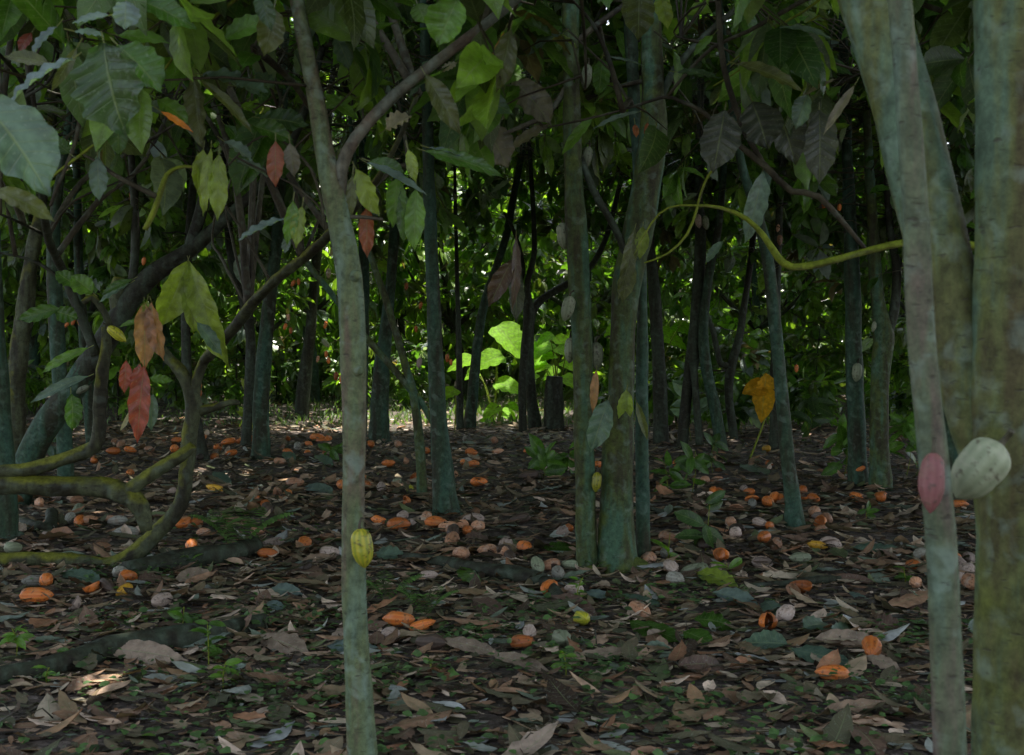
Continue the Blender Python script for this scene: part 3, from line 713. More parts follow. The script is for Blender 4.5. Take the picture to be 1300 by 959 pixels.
fk, ca, cb, t5, t6, ll = [TREES[k][0] for k in ('fork', 'ca', 'cb', 't5', 't6', 'leanleft')]
HL = [
 # parent, base, tip, width, D, colour, tilt, yaw, bend, label
 (lb, -30, 120, 62, 250, 100, 3.4, 'gt', 55, 10, .5, 'broad blue-grey leaf at the left edge'),
 (lb, -5, 240, 70, 282, 26, 3.5, 'ol', 25, 0, .7, None),
 (lb, 132, 55, 160, 172, 98, 3.6, 'dg', 2, -20, .5, 'large olive-green leaf hanging like an apron'),
 (lb, 150, 58, 205, 118, 52, 3.7, 'g', 10, 30, .6, None),
 (lb, 92, 75, 8, 135, 34, 4.0, 'bb', 62, 0, .5, None),
 (lb, 72, 34, 40, 72, 26, 4.3, 'bb', 60, 0, .5, None),
 (lb, 95, 40, 132, 46, 16, 4.0, 'bg', 50, 0, .3, None),
 (lb, 138, 20, 92, 30, 20, 4.0, 'bg', 50, 0, .4, None),
 (lb, 160, 2, 158, 38, 34, 3.6, 'bb', 40, 20, .9, 'curled blue-grey leaf at the top'),
 (lb, 175, 0, 250, 38, 34, 4.2, 'g', 30, 0, .5, None),
 (lb, 150, 45, 215, 55, 20, 4.4, 'lg', 30, 0, .4, None),
 (lb, 128, 5, 105, 22, 18, 4.6, 'lg', 20, 0, .3, None),
 (lb, 62, 80, 5, 72, 22, 4.1, 'ol', 30, 0, .3, None),
 (lb, 98, 60, 64, 118, 14, 4.1, 'ol', 25, 40, .3, None),
 (lb, 40, 42, 24, 66, 16, 4.8, 'red', 15, 0, .3, 'small rust-red leaf'),
 (lb, 58, 162, 66, 205, 26, 4.8, 'g', 12, 0, .4, None),
 (lb, 88, 195, 62, 175, 22, 4.9, 'g', 15, 0, .4, None),
 (lb, 150, 150, 150, 198, 26, 4.8, 'g', 8, 20, .3, None),
 (lb, 124, 200, 126, 256, 24, 4.9, 'gt', 25, 0, .3, None),
 (lb, 205, 142, 245, 168, 9, 4.6, 'or_', 30, 0, .4, 'small bright orange leaf'),
 (lb, 200, 126, 240, 158, 24, 4.8, 'lg', 35, 0, .6, None),
 (lb, 205, 145, 182, 136, 12, 5.0, 'bb', 60, 0, .3, None),
 (lb, 205, 140, 206, 126, 9, 5.0, 'bb', 50, 0, .3, None),
 (lb, 246, 98, 258, 190, 32, 4.9, 'ol', 12, -20, .3, None),
 (lb, 252, 100, 322, 172, 16, 4.8, 'ol', 15, 40, .5, None),
 (lb, 258, 96, 330, 122, 34, 5.2, 'gt', 58, 0, .6, None),
 (lb, 345, 112, 325, 92, 26, 5.4, 'gt', 58, 0, .4, None),
 (lb, 300, 110, 340, 118, 30, 5.0, 'gt', 55, 0, .5, None),
 (lb, 285, 50, 345, 22, 30, 4.8, 'lg', 20, 0, .5, None),
 (lb, 348, 10, 335, 72, 36, 4.5, 'ol', 10, 20, .5, None),
 (lb, 330, -12, 345, 40, 24, 4.3, 'dg', 10, 0, .3, None),
 (lb, 258, 190, 250, 245, 20, 4.9, 'yg', 5, 20, .3, None),
 (lb, 268, 190, 262, 268, 22, 4.8, 'yg', 5, -30, .4, None),
 (lb, 278, 196, 276, 281, 25, 4.8, 'yg', 5, 10, .3, 'hanging yellow-green leaf'),
 (lb, 252, 205, 258, 275, 15, 4.9, 'yg', 5, 40, .4, None),
 (lb, 350, 180, 350, 238, 22, 4.9, 'rust', 5, 0, .3, 'hanging rust-brown leaf'),
 (lb, 368, 182, 374, 225, 20, 5.0, 'gb', 5, 0, .3, None),
 (lb, 372, 255, 364, 312, 18, 4.8, 'lg', 8, 20, .3, None),
 (lb, 384, 262, 376, 315, 20, 4.8, 'yg', 8, -10, .3, None),
 (lb, 360, 278, 302, 306, 20, 4.8, 'bb', 60, 0, .3, 'narrow pale blue-grey leaf'),
 (lb, 366, 300, 362, 322, 12, 4.9, 'bb', 50, 0, .3, None),
 (lb, 285, 180, 320, 205, 24, 5.0, 'bb', 65, 0, .4, None),
 (lb, 300, 205, 340, 225, 20, 5.2, 'bb', 65, 0, .4, None),
 (lb, 320, 160, 372, 178, 26, 5.1, 'g', 25, 0, .4, None),
 (lb, 330, 150, 392, 160, 34, 5.3, 'dg', 25, 0, .4, None),
 # forked tree: long yellow-green leaves
 (ll, 238, 332, 203, 415, 40, 7.2, 'yg', 5, 25, .7, 'long yellow-green leaf, left of the hanging pair'),
 (ll, 240, 332, 292, 468, 34, 7.1, 'yg', 5, -10, .6, 'long yellow-green leaf, right of the hanging pair'),
 (ll, 238, 340, 246, 425, 24, 7.2, 'yg', 5, 10, .4, None),
 (ll, 250, 410, 282, 452, 18, 7.0, 'gt', 40, 0, .3, None),
 # sprawling tree: young copper and red leaves
 (sp, 183, 385, 184, 470, 28, 7.0, 'tan', 0, 15, .3, 'copper-coloured young leaf'),
 (sp, 192, 384, 208, 458, 26, 7.0, 'tan', 0, -20, .4, None),
 (sp, 187, 382, 180, 420, 16, 7.0, 'yg', 0, 10, .2, None),
 (sp, 160, 458, 158, 500, 16, 7.0, 'red', 0, 10, .2, None),
 (sp, 178, 462, 170, 505, 16, 7.0, 'red', 0, -20, .2, None),
 (sp, 183, 465, 174, 563, 28, 6.9, 'red', 0, 5, .3, 'hanging crimson young leaf'),
 (sp, 194, 500, 192, 548, 17, 7.0, 'gt', 10, 0, .2, 'pale mint leaf beside the crimson one'),
 (sp, 168, 520, 152, 548, 6, 7.0, 'pale', 10, 30, .2, None),
 (sp, 118, 372, 90, 350, 26, 7.4, 'lg', 20, 0, .4, 'bright serrated green leaf'),
 (sp, 95, 362, 70, 345, 20, 7.5, 'g', 20, 0, .3, None),
 (sp, 76, 392, 22, 406, 20, 7.4, 'g', 12, 0, .4, None),
 (sp, 70, 395, 100, 405, 22, 7.4, 'g', 12, 0, .3, None),
 (sp, 112, 478, 38, 512, 14, 7.0, 'gt', 25, 0, .6, None),
 (sp, 112, 442, 52, 475, 14, 7.1, 'lg', 25, 0, .6, None),
 (sp, 90, 500, 92, 548, 24, 7.1, 'g', 12, 40, .5, None),
 (sp, 190, 405, 150, 416, 8, 7.1, 'lg', 30, 0, .5, None),
 (sp, 168, 355, 128, 375, 12, 7.2, 'g', 30, 0, .4, None),
 (sp, 165, 360, 125, 385, 11, 7.3, 'gt', 45, 0, .4, None),
 (sp, 190, 480, 220, 484, 12, 7.3, 'lg', 20, 0, .3, None),
 # front trunk / upper centre
 (fr, 490, 165, 522, 148, 32, 5.0, 'pale', 50, 0, .5, 'dry pale leaf curled under'),
 (fr, 466, 207, 542, 248, 16, 4.8, 'bb', 55, 0, .4, 'narrow silvery-blue leaf'),
 (fr, 470, 205, 515, 220, 22, 4.9, 'g', 20, 0, .4, None),
 (fr, 540, 192, 640, 226, 22, 4.7, 'g', 28, 0, .5, None),
 (fr, 545, 188, 600, 205, 12, 4.7, 'bb', 62, 0, .5, None),
 (fr, 518, 190, 528, 232, 15, 4.7, 'yg', 5, 0, .3, None),
 (fr, 452, 215, 482, 275, 26, 4.9, 'yg', 8, -20, .5, None),
 (fr, 448, 222, 444, 280, 14, 4.9, 'ol', 8, 0, .3, None),
 (fr, 466, 262, 466, 328, 20, 5.0, 'rust', 2, 0, .2, 'reddish-brown leaf hanging point down'),
 (fr, 505, 225, 498, 290, 26, 5.0, 'lg', 5, 10, .4, None),
 (fr, 528, 240, 526, 320, 26, 4.9, 'lg', 5, -5, .3, 'broad bright green leaf hanging point down'),
 (fr, 510, 240, 512, 310, 18, 5.0, 'g', 5, 20, .3, None),
 (fr, 540, 95, 585, 172, 28, 4.6, 'ol', 15, 0, .5, None),
 (fr, 580, 0, 555, 60, 50, 4.4, 'lg', 12, 0, .4, None),
 (fr, 530, 5, 540, 30, 30, 4.6, 'lg', 20, 0, .3, None),
 (fr, 500, 30, 460, 52, 12, 5.2, 'lg', 40, 0, .8, None),
 (fr, 640, 40, 604, 115, 10, 4.8, 'ye', 15, 40, .5, 'narrow yellow leaf'),
 (fr, 648, 38, 630, 118, 30, 4.7, 'ol', 10, 20, .5, None),
 (fr, 618, 38, 585, 62, 16, 5.0, 'pale', 55, 0, .4, None),
 (fr, 580, 80, 560, 92, 16, 5.0, 'pale', 50, 0, .4, None),
 (fr, 560, 70, 520, 125, 24, 5.3, 'gt', 55, 0, .5, None),
 (fr, 395, 0, 450, 45, 40, 5.6, 'dg', 30, 0, .5, None),
 (fr, 425, 45, 445, 90, 24, 5.8, 'gt', 50, 0, .5, None),
 (fr, 450, 60, 475, 85, 22, 5.8, 'gt', 55, 0, .5, None),
 (fr, 410, 120, 455, 152, 18, 5.5, 'lg', 35, 0, .4, None),
 (fr, 450, 125, 405, 140, 16, 5.3, 'lg', 35, 0, .4, None),
 # centre dark hanging dry leaves
 (ca, 640, 100, 618, 165, 42, 6.0, 'gb', 10, 0, .5, 'dull grey-brown leaf hanging in shade'),
 (ca, 650, 100, 700, 160, 42, 6.0, 'gb', 15, 10, .6, None),
 (ca, 612, 155, 595, 200, 28, 6.1, 'br', 15, 0, .4, None),
 (ca, 615, 158, 645, 214, 42, 5.9, 'gb', 25, 0, .5, None),
 (ca, 648, 190, 700, 158, 18, 6.0, 'gb', 45, 0, .4, None),
 (t5, 655, 300, 650, 395, 14, 8.0, 'br', 0, 30, .3, 'shrivelled dark brown leaf hanging point down'),
 (t5, 650, 330, 620, 390, 24, 8.0, 'br', 0, 0, .4, None),
 (t5, 656, 340, 655, 410, 20, 8.1, 'dd', 0, 0, .3, None),
 (ca, 700, 45, 660, 28, 24, 6.2, 'lg', 30, 0, .4, None),
 (ca, 715, 42, 670, 72, 22, 6.2, 'bb', 60, 0, .5, None),
 (ca, 715, 45, 733, 62, 6, 6.2, 'yg', 30, 0, .3, None),
 (ca, 752, 150, 712, 198, 14, 6.5, 'lg', 25, 0, .4, 'bright green leaf crossing the trunk'),
 (ca, 812, 142, 752, 165, 14, 6.6, 'bb', 60, 0, .4, None),
 (ca, 765, 75, 760, 122, 22, 6.8, 'g', 8, 0, .3, None),
 (ca, 770, 72, 818, 84, 6, 6.6, 'bb', 50, 0, .3, None),
 (cb, 812, -20, 810, 52, 42, 6.5, 'ol', 8, 0, .3, 'wide olive leaf hanging across the top of the trunk'),
 (cb, 838, -10, 848, 38, 22, 6.2, 'yg', 5, 0, .3, 'yellow-green leaf with a brown tip'),
 (cb, 806, 158, 808, 175, 8, 6.8, 'rust', 5, 0, .3, None),
 (cb, 822, 156, 820, 176, 8, 6.8, 'rust', 5, 0, .3, None),
 (cb, 806, 290, 785, 380, 20, 8.9, 'ol', 5, 20, .4, None),
 (cb, 816, 288, 812, 330, 18, 8.9, 'yg', 5, 0, .3, None),
 (cb, 800, 330, 790, 385, 22, 8.9, 'ol', 5, 0, .3, None),
 (cb, 795, 495, 785, 532, 13, 8.8, 'yg', 8, 20, .3, None),
 (cb, 797, 497, 800, 530, 13, 8.8, 'yg', 8, -20, .3, None),
 (cb, 772, 508, 750, 574, 30, 8.7, 'gt', 20, 0, .5, 'big dull green leaf on the lower trunk'),
 (cb, 757, 470, 752, 525, 11, 8.9, 'tan', 5, 0, .3, None),
 (cb, 808, 510, 822, 560, 10, 8.9, 'ol', 10, 0, .3, None),
 (rt, 935, 82, 1020, 118, 24, 5.0, 'ol', 40, 0, .6, 'long dull green leaf arching right'),
 (rt, 1055, 50, 990, 35, 16, 5.2, 'bg', 55, 0, .4, None),
 (rt, 1025, 120, 1010, 165, 24, 5.2, 'gt', 40, 0, .5, None),
 (rt, 1020, 122, 1062, 100, 9, 5.2, 'gb', 50, 0, .3, None),
 (rt, 1085, 108, 1045, 172, 12, 5.0, 'gb', 30, 0, .3, None),
 (rt, 860, 92, 915, 100, 14, 5.4, 'dg', 40, 0, .4, None),
 (rt, 920, 140, 905, 220, 50, 5.4, 'dd', 12, 0, .4, None),
 (rt, 955, 130, 975, 190, 55, 5.6, 'dd', 12, 0, .4, None),
 (rt, 985, 130, 1010, 210, 50, 5.8, 'dd', 12, 0, .4, None),
 (rt, 1040, 140, 1040, 235, 42, 5.4, 'dd', 12, 0, .4, None),
 (rt, 905, 45, 880, 72, 12, 5.6, 'lg', 30, 0, .4, None),
 (t6, 968, 218, 945, 310, 30, 9.5, 'bg', 15, 20, .4, None),
 (t6, 918, 306, 895, 335, 12, 9.5, 'gt', 40, 0, .4, None),
]
for h in HL:
    (p, bx, by, tx, ty, w, D, c, tilt, yaw, bend, lab) = h
    hand_leaf(p, bx, by, tx, ty, w, D, c, tilt=tilt, yaw=yaw, bend=bend, label=lab, cup=random.uniform(.1, .45), wave=random.uniform(.05, .09), nv=8, nu=20)

# ---------------------------------------------------------------- pods on trees
hang_pod(fr, 460, 696, 4.80, 52, 'lime', 0, tilt=-.12, wide=1.22, label='ripe yellow pod with green grooves')
o = hang_pod(TREES['big'][0], 1243, 597, 3.0, 90, 'green', 1, tilt=.7, wide=1.62, label='fat pale green-grey pod')
hang_pod(TREES['slim'][0], 1183, 612, 2.85, 78, 'pink', 3, wide=1.1, tilt=.06, label='small dull red pod')
for (k, px, py, h, kd, ti) in [('ca', 722, 392, 34, 'green', .1), ('ca', 714, 300, 42, 'green', 0), ('ca', 724, 445, 34, 'green', 0), ('ca', 757, 452, 36, 'green', 0),
   ('ca', 744, 97, 32, 'green', .2), ('ca', 744, 200, 30, 'green', .3), ('cb', 758, 612, 26, 'lime', 0), ('sprawl', 148, 424, 30, 'lime', -.9), ('leanleft', 104, 494, 20, 'green', 1.2),
   ('b9', 886, 281, 22, 'pale', 0), ('b9', 895, 283, 22, 'green', 0), ('b13', 1088, 473, 25, 'green', .1), ('b14', 1110, 415, 14, 'green', 0), ('b13', 1093, 596, 13, 'orange', 1.0),
   ('leanleft', 183, 332, 11, 'orange', 0), ('b17', 93, 409, 10, 'orange', .4), ('b17', 101, 411, 10, 'orange', -.4), ('b17', 84, 413, 9, 'orange', .9),
   ('b0', 372, 360, 10, 'orange', .5), ('b0', 379, 358, 9, 'orange', 0), ('b0', 365, 396, 9, 'lime', 0), ('b0', 366, 403, 10, 'tan', 0), ('b0', 362, 415, 9, 'orange', .3), ('b0', 369, 420, 9, 'orange', 0),
   ('b1', 413, 413, 10, 'orange', .3), ('b1', 413, 436, 16, 'green', -.6), ('b1', 404, 456, 9, 'tan', 0), ('b1', 414, 450, 9, 'orange', 0), ('b1', 417, 458, 9, 'orange', 0),
   ('b3', 427, 478, 12, 'orange', 0), ('b3', 434, 482, 13, 'orange', 0), ('b2', 516, 364, 10, 'orange', 0), ('b2', 534, 388, 10, 'orange', .2), ('b2', 528, 418, 9, 'orange', 0),
   ('b4', 568, 455, 11, 'orange', 0), ('b4', 572, 460, 9, 'orange', 0), ('t5', 532, 461, 14, 'pale', .2), ('b1', 420, 320, 12, 'pale', .2), ('b1', 417, 347, 13, 'pale', 0),
   ('b18', 252, 478, 10, 'orange', 0), ('b18', 254, 489, 9, 'orange', 0), ('b18', 254, 499, 9, 'orange', 0), ('b18', 165, 250, 11, 'orange', 0),
   ('b12', 1011, 468, 11, 'rust', 0), ('b12', 979, 270, 12, 'lime', 0), ('b12', 990, 305, 14, 'tan', 0), ('b12', 988, 290, 10, 'tan', 0), ('b14', 1046, 262, 12, 'rust', 0), ('b14', 1066, 264, 11, 'rust', 0)]:
    e, D, _ = TREES[k]
    if kd == 'rust': kd = 'orange'
    s = h*D/F
    if s > .19: h = .18*F/D
    hang_pod(e, px, py, D+(.1 if k == 'ca' and py in (300, 445, 452, 200) else -.12), h, kd, tilt=ti, wide=1.15)

# ---------------------------------------------------------------- crowns
def add_crown(key, centre_px, D, rad, ncl, lowz=None, near=True, mix=None, Lr=(.2, .34), thin=True, farcut=.9):
    e, DD, limbs = TREES[key]
    pts = []
    for l in limbs:
        for a, b in zip(l[:-1], l[1:]):
            k = max(1, int((b-a).length/0.25))
            pts += [a.lerp(b, j/k) for j in range(k)]
        pts.append(l[-1])
    pts = [p for p in pts if 1.5 < p.z < 5.5] or [limbs[0][-1]]
    c = P(centre_px[0], centre_px[1], D) if not isinstance(centre_px, Vector) else centre_px
    brs = []
    P0 = np.array([tuple(p) for p in pts])
    for q in range(15 if near else 8):
        v = norm(RNG.normal(0, 1, 3))*np.array(rad)*RNG.uniform(.45, .8)+np.array(c)
        if lowz: v[2] = max(v[2], lowz+.15)
        j = np.linalg.norm(P0-v, axis=1).argmin(); a = Vector(P0[j]); b = Vector(v); d = (b-a).length
        if d < .3: continue
        off = Vector(RNG.normal(0, .13, 3))*d
        m1 = a.lerp(b, .33)+off*.7+Vector((0, 0, .07*d)); m2 = a.lerp(b, .68)+off
        r = (.010+.007*d)*(.5 if q > 8 else 1)
        brs.append(tube_geo([a, m1, m2, b], [r, r*.8, r*.6, .005], seg=7, step=.08, rough=.1))
        l = [a, m1, m2, b]
        for x, y in zip(l[:-1], l[1:]): pts += [x.lerp(y, t) for t in (0, .25, .5, .75)]
        pts.append(b)
    for b_ in brs:
        mesh_np('branch', b_[0], b_[1], BARK['twig' if near else 'dark'], e)
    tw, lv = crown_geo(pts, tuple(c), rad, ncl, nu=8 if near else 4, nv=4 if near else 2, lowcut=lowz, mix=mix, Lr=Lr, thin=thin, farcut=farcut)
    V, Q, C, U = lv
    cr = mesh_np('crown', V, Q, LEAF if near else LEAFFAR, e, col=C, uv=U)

CR = [  # key, centre px, centre D, radii, clusters, low z
 ('front', (430, -20), 5.3, (1.4, 1.3, .9), 170, 2.3), ('leftbough', (120, -10), 5.5, (1.4, 1.3, 1.0), 170, 2.1),
 ('right', (1010, -60), 6.2, (1.7, 1.2, 1.0), 180, 2.45), ('sprawl', (60, 20), 7.6, (1.7, 1.3, 1.1), 190, 2.2),
 ('fork', (300, 20), 9.2, (1.7, 1.5, 1.2), 230, 2.1), ('ca', (690, -20), 9.8, (1.7, 1.2, 1.1), 190, 2.5),
 ('cb', (860, 10), 10.0, (1.7, 1.3, 1.2), 190, 2.45), ('t5', (540, 60), 12.2, (1.8, 1.5, 1.4), 220, 2.0),
 ('t6', (930, 60), 11.8, (1.8, 1.5, 1.4), 220, 2.15), ('leanleft', (320, 120), 12.6, (2.1, 1.6, 1.5), 280, 1.75),
 ('straightleft', (100, 90), 13.6, (1.8, 1.5, 1.4), 220, 1.8), ('edge', (-40, 40), 10.6, (1.5, 1.5, 1.2), 100, 2.1),
 ('mossleft', (60, 110), 15, (1.7, 1.6, 1.5), 140, 1.8), ('t11', (440, 130), 13.5, (1.7, 1.5, 1.4), 200, 1.95),
 ('big', (1250, -160), 4.2, (1.4, 1.2, .7), 80, 2.7)]
for key, c, D, rad, n, lz in CR:
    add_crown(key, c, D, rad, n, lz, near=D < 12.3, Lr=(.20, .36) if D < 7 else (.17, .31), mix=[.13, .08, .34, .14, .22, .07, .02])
FARC = {'b0': (350, 150), 'b1': (430, 150), 'b2': (510, 150), 'b4': (580, 160), 'b5': (660, 150), 'b7': (770, 190), 'b8': (840, 170),
        'b9': (890, 180), 'b11': (960, 190), 'b12': (1000, 170), 'b13': (1080, 170), 'b14': (1120, 160), 'b15': (1210, 190), 'b16': (280, 160), 'b17': (110, 190), 'b18': (230, 180), 'b3': (460, 180)}
for key, c in FARC.items():
    D = TREES[key][1]
    add_crown(key, c, D-.1 if D > 19.5 else D+.5, (2.1, 1.3 if D > 19.5 else 1.8, 1.7), 210, 1.5 if D > 15 else 1.9, near=False, Lr=(.18, .30), farcut=.8)

# rows of the same trees further back: six shapes, copied one by one
PROTO = []
def far_proto(k, low=False):
    rs = random.Random(k)
    e = empty('cacao_tree', (0, 0, 0), '', 'cacao tree')
    top = Vector((rs.uniform(-.5, .5), rs.uniform(-.4, .4), 3.4))
    jor = Vector((top.x*.4, top.y*.4, rs.uniform(.9, 1.5)))
    tr = [Vector((0, 0, -.1)), Vector((top.x*.1, 0, .5)), jor, (jor+top)/2+Vector((.1, 0, 0)), top]
    g = tube_geo(tr, [.11, .085, .07, .05, .02], seg=9, step=.15, rough=.08, seedv=k*5.)
    mesh_np('trunk', g[0], g[1], BARK['teal' if k % 2 else 'dark'], e)
    limbs = [jor, (jor+top)/2, top]
    for q in range(4):
        a = q*1.57+rs.uniform(-.5, .5)
        en = jor+Vector((math.cos(a)*1.3, math.sin(a)*1.3, rs.uniform(.7, 1.6)))
        md = (jor+en)/2+Vector((0, 0, -.12))
        g = tube_geo([jor-Vector((0, 0, .05)), md, en], [.045, .032, .012], seg=7, step=.15, rough=.08, seedv=k+q)
        mesh_np('branch', g[0], g[1], BARK['dark'], e)
        limbs += [md, en]
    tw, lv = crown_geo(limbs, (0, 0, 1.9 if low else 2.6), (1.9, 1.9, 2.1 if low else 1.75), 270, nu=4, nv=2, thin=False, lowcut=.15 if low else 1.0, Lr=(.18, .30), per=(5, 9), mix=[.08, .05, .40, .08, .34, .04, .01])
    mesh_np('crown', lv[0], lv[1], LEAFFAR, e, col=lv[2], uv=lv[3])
    return e
PROTO = [far_proto(k, k > 3) for k in range(7)]
KIDS = {p: list(p.children) for p in PROTO}
used = {}
def place_far(x, y, label, group, sc=1.0):
    k = random.randrange(4) if y < 30 else random.randrange(4, 7); p = PROTO[k]
    if k not in used: used[k] = 1; r = p
    else:
        r = p.copy(); COL.objects.link(r)
        for ch in KIDS[p]:
            c = ch.copy(); COL.objects.link(c); c.parent = r
    r.location = (x, y, gz(x, y)-.03); r.rotation_euler = (0, 0, random.uniform(0, 6.28)); r.scale = (sc, sc, sc*random.uniform(.9, 1.1))
    r['label'] = label; r['group'] = group
    return r
rowD = [24.5, 27.5, 31, 34.5, 38.5, 43, 48, 54, 61]
rowN = ['first', 'second', 'third', 'fourth', 'fifth', 'sixth', 'seventh', 'eighth', 'ninth']
for ri, y0 in enumerate(rowD):
    half = .36*y0+2.5; xs = []
    x = -half+random.uniform(0, 1.5)
    while x < half:
        xs.append(x); x += random.uniform(2.5, 3.5)*(1 if y0 < 50 else .8)
    for i, x in enumerate(xs):
        side = 'left' if x < -.12*y0 else 'right' if x > .12*y0 else 'middle'
        if ri == 0 and -3.2 < x < 4.2: continue
        place_far(x, y0+random.uniform(-1, 1), 'leafy cacao tree, %s back row behind the dark trunks, number %s from the left' % (rowN[ri], ['one', 'two', 'three', 'four', 'five', 'six', 'seven', 'eight', 'nine', 'ten', 'eleven', 'twelve', 'thirteen', 'fourteen', 'fifteen', 'sixteen', 'seventeen', 'eighteen', 'nineteen', 'twenty', 'twenty-one', 'twenty-two', 'twenty-three', 'twenty-four', 'twenty-five', 'twenty-six', 'twenty-seven'][i]),
                  'cacao trees in the back rows', random.uniform(1.0, 1.3)*(1 if y0 < 26 else 1.2 if y0 < 40 else 1.5))

# leafy saplings between the back rows
NUM = 'one two three four five six seven eight nine ten eleven twelve thirteen fourteen fifteen sixteen seventeen eighteen nineteen twenty twenty-one twenty-two twenty-three twenty-four twenty-five twenty-six twenty-seven twenty-eight twenty-nine thirty thirty-one thirty-two thirty-three thirty-four thirty-five thirty-six thirty-seven thirty-eight thirty-nine forty'.split()
def saplings():
    protos = []
    for k in range(4):
        e = empty('cacao_sapling', (0, 0, 0), 'x', 'sapling')
        h = [.9, 1.2, .7, 1.45][k]
        g = tube_geo([Vector((0, 0, -.05)), Vector((.04, 0, h*.5)), Vector((-.03, .03, h))], [.016, .012, .005], seg=6, step=.1)
        mesh_np('stem', g[0], g[1], BARK['dark'], e)
        limbs = [Vector((.04*t, 0, h*t)) for t in (.2, .4, .6, .8, 1)]
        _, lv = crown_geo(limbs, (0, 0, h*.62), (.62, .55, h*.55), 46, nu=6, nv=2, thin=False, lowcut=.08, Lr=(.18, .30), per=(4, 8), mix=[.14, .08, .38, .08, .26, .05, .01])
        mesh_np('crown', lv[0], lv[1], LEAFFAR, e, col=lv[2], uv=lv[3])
        protos.append((e, list(e.children)))
    pos = []
    for px, D in [(30, 24), (95, 27), (150, 22.5), (190, 30), (225, 25), (275, 29), (300, 23.5), (352, 27), (372, 31), (420, 28), (445, 24.5), (505, 29), (520, 25), (548, 31), (600, 33), (655, 32), (735, 30), (762, 25.5),
                  (770, 33), (800, 24), (830, 28), (858, 21.5), (866, 31), (895, 24.5), (925, 20), (935, 28), (948, 23.5), (1005, 26), (1022, 21), (1040, 24), (1058, 29), (1110, 27), (1130, 22), (1160, 20), (1200, 25), (1222, 19.5), (140, 33), (1010, 33)]:
        pos.append((px, D))
    pos.sort()
    for i, (px, D) in enumerate(pos):
        e, kids = protos[i % 4]
        r = e
        if i >= 4:
            r = e.copy(); COL.objects.link(r)
            for ch in kids:
                c = ch.copy(); COL.objects.link(c); c.parent = r
        x = (px-650)/F*D
        r.location = (x, D, gz(x, D)); r.rotation_euler = (0, 0, random.uniform(0, 6.28)); sc = random.uniform(.85, 1.25); r.scale = (sc, sc, sc)
        r['label'] = 'leafy green sapling in the undergrowth before the back rows, number %s from the left' % NUM[i]
        r['group'] = 'saplings before the back rows'
saplings()

# tall trees: unseen ones beside the view added to block sun, others far back
def blocker_trees():
    e = empty('shade_tree', (0, 0, 0), 'x', 'shade tree')
    g = tube_geo([Vector((0, 0, -.2)), Vector((.1, .1, 3)), Vector((0, .2, 6.5)), Vector((.1, 0, 10))], [.38, .30, .24, .12], seg=14, step=.4, rough=.06)
    mesh_np('trunk', g[0], g[1], BARK['dark'], e)
    for q in range(7):
        a = q*.9
        g = tube_geo([Vector((0, .1, 6+q*.25)), Vector((math.cos(a)*3.5, math.sin(a)*3.5, 7.9+q*.15)), Vector((math.cos(a)*7.5, math.sin(a)*7.5, 8.8+q*.2))], [.16, .09, .03], seg=8, step=.4)
        mesh_np('branch', g[0], g[1], BARK['dark'], e)
    n = 9500
    r = 8.6*np.sqrt(RNG.random(n)); a = RNG.uniform(0, 6.283, n)
    base = np.stack([r*np.cos(a), r*np.sin(a), 8.6+RNG.uniform(-.9, 1.4, n)-r*.06], 1)
    ax = norm(RNG.normal(0, 1, (n, 3))+np.array([0, 0, -.3])); up = np.array([0, 0, 1.0])+RNG.normal(0, .4, (n, 3))
    L = RNG.uniform(.4, .7, n)
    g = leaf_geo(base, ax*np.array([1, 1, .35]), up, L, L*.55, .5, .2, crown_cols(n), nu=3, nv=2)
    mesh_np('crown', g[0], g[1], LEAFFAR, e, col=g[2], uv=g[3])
    kids = list(e.children)
    for i, (x, y, lab) in enumerate(SHADE):
        r = e
        if i:
            r = e.copy(); COL.objects.link(r)
            for ch in kids:
                c = ch.copy(); COL.objects.link(c); c.parent = r
        r.location = (x, y, 0); r.rotation_euler = (0, 0, i*1.3); r.scale = (1.45,)*3 if y > 60 else (1, 1, 1); r['label'] = lab; r['group'] = 'tall shade trees round the grove'
SHADE = [(6.3, 9.3, 'added unseen sun-blocking tree beyond the right edge, nearest the viewer'), (9.0, 12.5, 'added unseen sun-blocking tree beyond the right edge, second from the viewer'), (-7.4, 16.5, 'added unseen sun-blocking tree beyond the left edge, halfway along the grove'), (9.2, 19.5, 'added unseen sun-blocking tree beyond the right edge, halfway along the grove'),
         (-5, 66, 'tall shade tree far back, its high crown left of the central trio'), (7, 68, 'tall shade tree far back, its high crown right of the central trio'),
         (-17, 64, 'tall shade tree far back, high crown over the left of the grove'), (18, 65, 'tall shade tree far back, high crown over the right of the grove'),
         (-12.5, 25, 'added unseen sun-blocking tree beyond the left edge, deep in the grove'), (15.5, 25, 'added unseen sun-blocking tree beyond the right edge, deep in the grove')]
blocker_trees()

